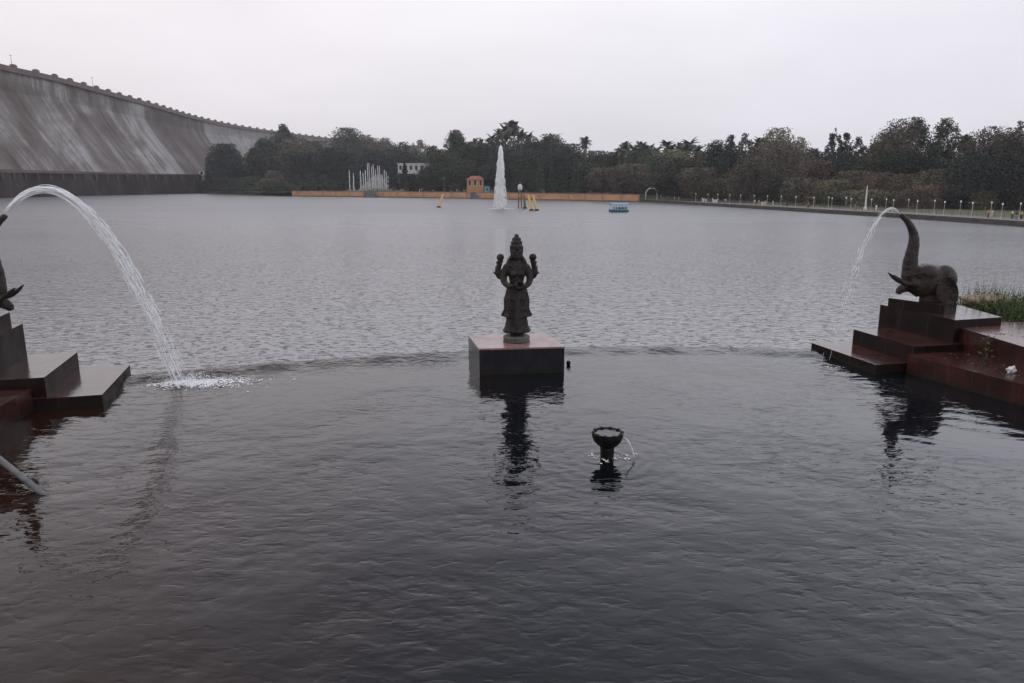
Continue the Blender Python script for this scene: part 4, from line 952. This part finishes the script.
def person(loc, rz, shirt, legs, label, group, seat=False):
    k = 1 if seat else 0; src = P1 if seat else P0
    if used[k]: p = copy_tree(src)
    else: p = src; used[k] = True
    p.location = loc; p.rotation_euler = (0, 0, rz); dress(p, shirt, legs); tag(p, label, 'person', group); return p
PG = 'people strolling on the promenade'
pos = [(657, 'pink', 'white'), (661, 'white', 'black'), (668, 'orange', 'black'), (674, 'white', 'grey'), (679, 'pink', 'pink'), (702, 'white', 'white'), (705, 'cream', 'black'), (712, 'white', 'cream'), (717, 'white', 'blue'), (725, 'white', 'grey'), (754, 'white', 'grey'), (759, 'cream', 'cream'), (766, 'pink', 'cream'), (772, 'white', 'white'), (787, 'black', 'black'), (809, 'grey', 'black'), (855, 'grey', 'grey'), (875, 'white', 'white'), (988, 'orange', 'black'), (990.5, 'cream', 'cream'), (1012, 'white', 'black'), (1016, 'black', 'grey'), (1021, 'orange', 'black')]
def prom_pt(px, off):
    pl2 = offset(PROM, off); best = None
    for a, b_ in zip(pl2, pl2[1:]):
        for t in np.linspace(0, 1, 40):
            p = a.lerp(b_, t); q = p.x/(p.y*CP-(-4.08-3)*SP)*F+512
            if best is None or abs(q-px) < best[0]: best = (abs(q-px), p.copy())
    return best[1]
cnt = {}
for j, (px, s_, l_) in enumerate(pos):
    p = prom_pt(px, 4.5+(j % 3)*.8); k = (s_, l_); cnt[k] = cnt.get(k, 0)+1; same = sum(1 for q in pos if q[1:] == k)
    sh = 'matching '+s_+' clothes' if s_ == l_ else f'{s_} shirt and {l_} trousers'
    person((p.x, p.y, -4.08), j*1.3, s_, l_, f'person in {sh} on the promenade' + (f', {ORD[cnt[k]-1]} such from the arch' if same > 1 else ''), PG)
for j, (px, s_, l_) in enumerate(((402, 'white', 'black'), (408, 'red', 'black'), (419, 'white', 'white'), (433, 'orange', 'black'), (451, 'blue', 'grey'), (457, 'white', 'grey'), (543, 'red', 'grey'), (590, 'pink', 'black'))):
    i = min(range(len(SHW)-1), key=lambda i: 0 if SHW[i].x/(SHW[i].y)*F*1.02+512 <= px and SHW[i+1].x/SHW[i+1].y*F*1.02+512 >= px else 1); a, b_ = offset(SHW, 3)[i:i+2]
    best = min((a.lerp(b_, t) for t in np.linspace(0, 1, 60)), key=lambda p: abs(p.x/(p.y*CP+5*SP)*F+512-px))
    person((best.x, best.y, -2.16), j*2.1, s_, l_, f'person in {s_} shirt and {l_} trousers behind the peach shore wall', 'people behind the shore wall')

# ------------------------------------------------------------------ lamps, pillar, arch on the promenade
POSTM = mottled('lamp_post_paint', (.38, .38, .37), (.48, .48, .46), .5, 3, 0)[0]
def lamp_proto():
    root = empty('street_lamp'); bm = new(); tube(bm, [(0, 0, 0), (0, 0, .5), (0, 0, 2.7)], [.08, .05, .04], 8); box(bm, (0, 0, .12), (.22, .22, .24)); obj('post', bm, POSTM, root)
    bm = new(); stack(bm, [(2.7, .08, .08), (2.75, .13, .13), (2.93, .17, .17), (3.05, .11, .11), (3.16, .03, .03)], 12); obj('lantern', bm, LAMPW, root, True); return root
LP = lamp_proto(); first = True
for row, off, xs in (('waterside', 2.2, (695, 708, 718, 729, 741, 754, 767, 781, 796, 812, 831, 850, 870, 892, 916, 943, 971, 1001, 1034)), ('lawn-side', 8.2, (650, 662, 675, 828, 846, 886, 908, 933, 960, 989, 1019))):
    for i, px in enumerate(xs):
        p = prom_pt(px, off); o = LP if first else copy_tree(LP); first = False; o.location = (p.x, p.y, -4.08)
        n_ = (ORD+['sixteenth', 'seventeenth', 'eighteenth', 'nineteenth'])[i]
        tag(o, f'white lamp post of the {row} row on the promenade, {n_} from the arch', 'lamp post', 'lamp posts along the promenade')
p = prom_pt(865.5, 3); bm = new(); k_ = (p-CAM).length/F; hh = 23*k_
tag(o := obj('pillar', bm if not stack(bm, [(0, .45, .45), (.9, .42, .42), (1.0, .3, .3), (1.2, .22, .22), (hh*.6, .17, .17), (hh*.95, .11, .11), (hh, .03, .03)], 10) else bm, WHITE, None, True), 'tall white tapering pillar on the promenade', 'pillar'); o.location = (p.x, p.y, -4.08)
p = prom_pt(642.5, 6); bm = new(); k_ = (p-CAM).length/F; rw = 5.6*k_
pts = [(-rw, 0, 0), (-rw, 0, 5*k_)]+[(-rw*math.cos(a), 0, 5*k_+rw*1.0*math.sin(a)) for a in np.linspace(.15, math.pi-.15, 14)]+[(rw, 0, 5*k_), (rw, 0, 0)]
tube(bm, pts, .26, 8); o = obj('arch', bm, WHITE, None, True); o.location = (p.x, p.y, -4.08); tag(o, 'white rounded arch over the promenade where the peach wall ends', 'arch')
p = prom_pt(811, 4); bm = new(); tube(bm, [(-.9, 0, 0), (-.9, 0, 2.8)], .1, 6); tube(bm, [(.9, 0, 0), (.9, 0, 2.8)], .1, 6); box(bm, (0, 0, 2.9), (2.6, .3, .3)); o = obj('gate_frame', bm, BROWN); o.location = (p.x, p.y, -4.08); tag(o, 'brown two-post frame on the promenade among the lamp posts', 'gate')
p = prom_pt(971, 8.6); bm = new(); tube(bm, [(-.0, 0, 0), (0, 0, 2.7)], .09, 6); box(bm, (0, 0, 2.75), (2.0, .16, .12)); o = obj('shelter_post', bm, STEEL); o.location = (p.x, p.y, -4.08); tag(o, 'pale T-shaped post at the lawn edge above the elephant', 'post')
for j, (px, c, n_) in enumerate(((704, 'white', 'left'), (715, 'white', 'middle'), (763, 'cream', 'right'))):
    p = prom_pt(px, 7); bm = new(); box(bm, (0, 0, .45), (1.3, .7, .9)); box(bm, (0, 0, .95), (1.5, .9, .14)); o = obj('planter', bm, CL[c]); o.location = (p.x, p.y, -4.08)
    tag(o, f'{c} block planter on the promenade, {n_} one of the three', 'planter', 'planters on the promenade')

# ------------------------------------------------------------------ boat
bp = at(618.5, 212, LAKE); kb = (bp-CAM).length/F; BL = 19*kb
bo = empty('tour_boat', (bp.x, bp.y, LAKE), R(184), 'small tour boat with light blue canopy on the lake', 'boat')
bm = new(); V = []
for i in range(11):
    t = i/10; x = -BL/2+BL*t; wd = .95*min(1, 2.4*(1-t)+.02)**.6*(.85+.15*min(1, t*4)); zs = .55+.35*max(0, t-.6)**1.5*2.4
    V.append([bm.verts.new(c) for c in ((x, -wd, zs), (x, -wd*.75, -.05), (x, 0, -.2), (x, wd*.75, -.05), (x, wd, zs), (x, wd*.88, zs), (x, wd*.7, .12), (x, -wd*.7, .12), (x, -wd*.88, zs))])
for a, b_ in zip(V, V[1:]):
    for k in range(9): bm.faces.new((a[k], a[(k+1) % 9], b_[(k+1) % 9], b_[k]))
bm.faces.new(V[0]); bm.faces.new(V[-1]); obj('hull', bm, HULL, bo)
bm = new(); box(bm, (-BL*.02, -.93, .62), (BL*.9, .08, .3)); box(bm, (-BL*.02, .93, .62), (BL*.9, .08, .3)); obj('gunwale', bm, TEAL, bo)
for x in (-.4, -.13, .14, .38):
    for y in (-.82, .82):
        bm = new(); tube(bm, [(x*BL, y, .5), (x*BL, y, 2.05)], .04, 6); obj('post', bm, TEAL, bo)
bm = new(); V = []
for i in range(7):
    a = -1+2*i/6; V.append([(BL*.44, a*1.05, 2.35-.28*a*a), (-BL*.46, a*1.05, 2.35-.28*a*a)])
lo = [[bm.verts.new(c) for c in r] for r in V]; hi = [[bm.verts.new((c[0], c[1], c[2]+.08)) for c in r] for r in V]
for i in range(6):
    bm.faces.new((lo[i][0], lo[i][1], lo[i+1][1], lo[i+1][0])); bm.faces.new((hi[i][0], hi[i+1][0], hi[i+1][1], hi[i][1]))
    for k in (0, 1): bm.faces.new((lo[i][k], lo[i+1][k], hi[i+1][k], hi[i][k]))
for i in (0, 6): bm.faces.new((lo[i][0], hi[i][0], hi[i][1], lo[i][1]))

for y in (-1.06, 1.06): box(bm, (-BL*.01, y, 1.96), (BL*.9, .05, .2))
obj('canopy', bm, SKYBLUE, bo)
for x in (-.34, -.18, -.02, .14, .28):
    bm = new(); box(bm, (x*BL, 0, .62), (.35, 1.5, .16)); box(bm, (x*BL-.2, 0, .98), (.08, 1.5, .75)); obj('seat', bm, HULL, bo)
bm = new(); box(bm, (BL*.40, 0, .85), (BL*.08, 1.3, .6)); obj('bow_screen', bm, WHITE, bo)
rzB = R(184)
for j, (x, y, s_) in enumerate(((-.3, -.35, 'orange'), (-.14, .35, 'black'), (-.02, -.35, 'blue'), (.12, .3, 'red'), (.25, -.3, 'white'))):
    q = Vector((x*BL, y, 0)); q.rotate(Matrix.Rotation(rzB, 3, 'Z')); person((bp.x+q.x, bp.y+q.y, LAKE+.14), rzB+math.pi/2, s_, 'black', f'seated passenger in {s_} shirt under the blue boat canopy', 'passengers in the boat', True)

# ------------------------------------------------------------------ buildings on the far shore
def house(name, px0, px1, ytop, ybot, Y, wall, roofm, label, storeys=1, nwin=3, hip=True, arched=False, depth=8):
    a, b_ = atY(px0, ybot, Y), atY(px1, ybot, Y); wd = b_.x-a.x; zt = atY(px0, ytop, Y).z; zb = min(a.z, tz(a.x)) if name != 'hut' else 7.7; zt = zt if name != 'hut' else 11.6; root = empty(name, ((a.x+b_.x)/2, Y+depth/2, zb), 0, label, 'house'); hh = zt-zb
    bm = new(); box(bm, (0, 0, hh/2), (wd, depth, hh)); obj('wall', bm, wall, root)
    bm = new(); o_ = .5
    if hip:
        rh = hh*.2+.6; vs_ = [bm.verts.new(c) for c in ((-wd/2-o_, -depth/2-o_, hh+.01), (wd/2+o_, -depth/2-o_, hh+.01), (wd/2+o_, depth/2+o_, hh+.01), (-wd/2-o_, depth/2+o_, hh+.01), (-wd/4, 0, hh+rh), (wd/4, 0, hh+rh))]
        for f_ in ((0, 1, 5, 4), (1, 2, 5), (2, 3, 4, 5), (3, 0, 4), (0, 3, 2, 1)): bm.faces.new([vs_[i] for i in f_])
    else: box(bm, (0, 0, hh+.25), (wd+.8, depth+.8, .5))
    obj('roof', bm, roofm, root)
    ref = max(0, atY(px0, ybot, Y).z-zb)
    for s_ in range(storeys):
        for i in range(nwin):
            x = -wd/2+wd*(i+.5)/nwin; zc = ref+(hh-ref)*(s_+.5)/storeys; ww = wd/nwin*.42; wh = (hh-ref)/storeys*.5
            bm = new(); box(bm, (x, -depth/2-.05, zc), (ww+.35, .12, wh+.35)); fo_ = obj('window', bm, WHITE if wall is not WHITE else STEEL, root)
            bm = new(); box(bm, (x, -depth/2-.13, zc), (ww, .06, wh))
            if arched: tube(bm, [(x, -depth/2-.16, zc+wh/2), (x, -depth/2-.10, zc+wh/2)], ww/2, 12)
            obj('pane', bm, GLASSDK, fo_)
    return root
house('garden_house', 467, 483.5, 179.5, 187.5, 392, ORANGE, ROOF, 'orange house with red hipped roof and dark arched windows on the far shore', 1, 3, True, True)
house('white_house', 398, 429.5, 164, 171.5, 500, WHITE, WHITE, 'flat-roofed white house half hidden by trees on the far shore', 1, 6, False)
house('kiosk', 484.5, 489.5, 187.3, 192, 384, TEAL, TEAL, 'small teal blue kiosk right of the orange house', 1, 1, False, False, 3)
house('hut', 199.5, 204.5, 170, 175.5, 575, WHITE, STEEL, 'tiny white hut at the end of the brown dam wall', 1, 1, False, False, 4)
# landing steps in the shore wall
for px0, px1, lab in ((366, 374, 'grey stone landing steps in the shore wall below the white cascade'), (472, 483, 'grey stone landing steps in the shore wall below the orange house')):
    a = at((px0+px1)/2, 197.4 if px0 < 400 else 198.9, LAKE); wd = (px1-px0)*(a-CAM).length/F; bm = new()
    for i in range(6): box(bm, (0, -2.4+i*.5, -5+.25+.27*i), (wd, .5, .5+.54*i))
    for x in (-1, 1): box(bm, (x*(wd/2+.4), -1.2, -3.5), (.7, 3.6, 3.4))
    o = obj('landing_steps', bm, STEEL); o.location = (a.x, a.y, 0); tag(o, lab, 'steps', 'landing steps')

# white cascade with its jets
a = atY(375, 190, 452); k_ = (a-CAM).length/F
cs = empty('cascade', (a.x, a.y, -2.15), 0, 'white stepped cascade fountain among dark trees on the far shore', 'fountain')
PALE, _, _ = mottled('pale_wet_stone', (.24, .225, .22), (.42, .40, .39), .6, .3, 0)
bm = new()
for i in range(7): box(bm, (.6*k_*i*0, 2+i*1.3, (2.6+2.1*i)*k_/2), ((32-4.2*i)*k_, 1.4, (2.6+2.1*i)*k_))
obj('tiers', bm, PALE, cs)
g3 = np.random.default_rng(44)
def jets(xs, hs, y0, parent):
    bm = new()
    for x, h_ in zip(xs, hs):
        for i in range(60):
            hp = h_*k_*g3.uniform(.55, 1); a_ = g3.uniform(0, 6.28); r_ = .45*k_*abs(g3.normal(0, .7)); z0 = g3.uniform(0, .95)*hp; z1 = min(hp, z0+g3.uniform(.8, 3))
            if z1-z0 > .3: tube(bm, [(x*k_+r_*math.cos(a_)*(1-z0/hp), y0+r_*math.sin(a_), z0), (x*k_+r_*math.cos(a_)*(1-z1/hp)*.8, y0+r_*math.sin(a_), z1)], [.24, .14], 4)
    return obj('water_jets', bm, MIST, parent, True)
jets([-11, -9, -6.5, -5, -2.5, -1, 1, 3.4, 5, 7.2, 9.5, 11.3, 13, 15], [17, 13, 26, 27, 24, 28, 21, 27, 25, 16, 22, 19, 14, 11], 0.2, cs)
for px, h_, n_ in ((350, 20, 'leftmost'), (354, 17, 'second'), (361, 21, 'third'), (366, 22, 'fourth')):
    a = atY(px, 190, 450); r_ = empty('water_spray', (a.x, a.y, -2.15), 0, f'slender white garden spray left of the cascade, {n_} from the left', 'fountain', 'garden sprays beside the cascade'); jets([0], [h_], 0, r_)
    bm = new(); stack(bm, [(0, 1.5, 1.5), (.5, 1.6, 1.6), (.6, 1.3, 1.3)], 12); obj('basin', bm, PALE, r_)

# ------------------------------------------------------------------ haze
bm = new(); box(bm, (0, 700, 42), (3200, 2100, 100)); hz = bpy.data.materials.new('haze'); hz.use_nodes = True; nt = hz.node_tree; nt.nodes.clear()
o_ = N(nt, 'ShaderNodeOutputMaterial'); pv = N(nt, 'ShaderNodeVolumePrincipled'); pv.inputs['Color'].default_value = (.86, .88, .93, 1); pv.inputs['Density'].default_value = .00016; pv.inputs['Anisotropy'].default_value = .2
nt.links.new(pv.outputs[0], o_.inputs['Volume']); tag(obj('haze', bm, hz), 'thin pale haze over the lake', 'haze', kind='stuff')
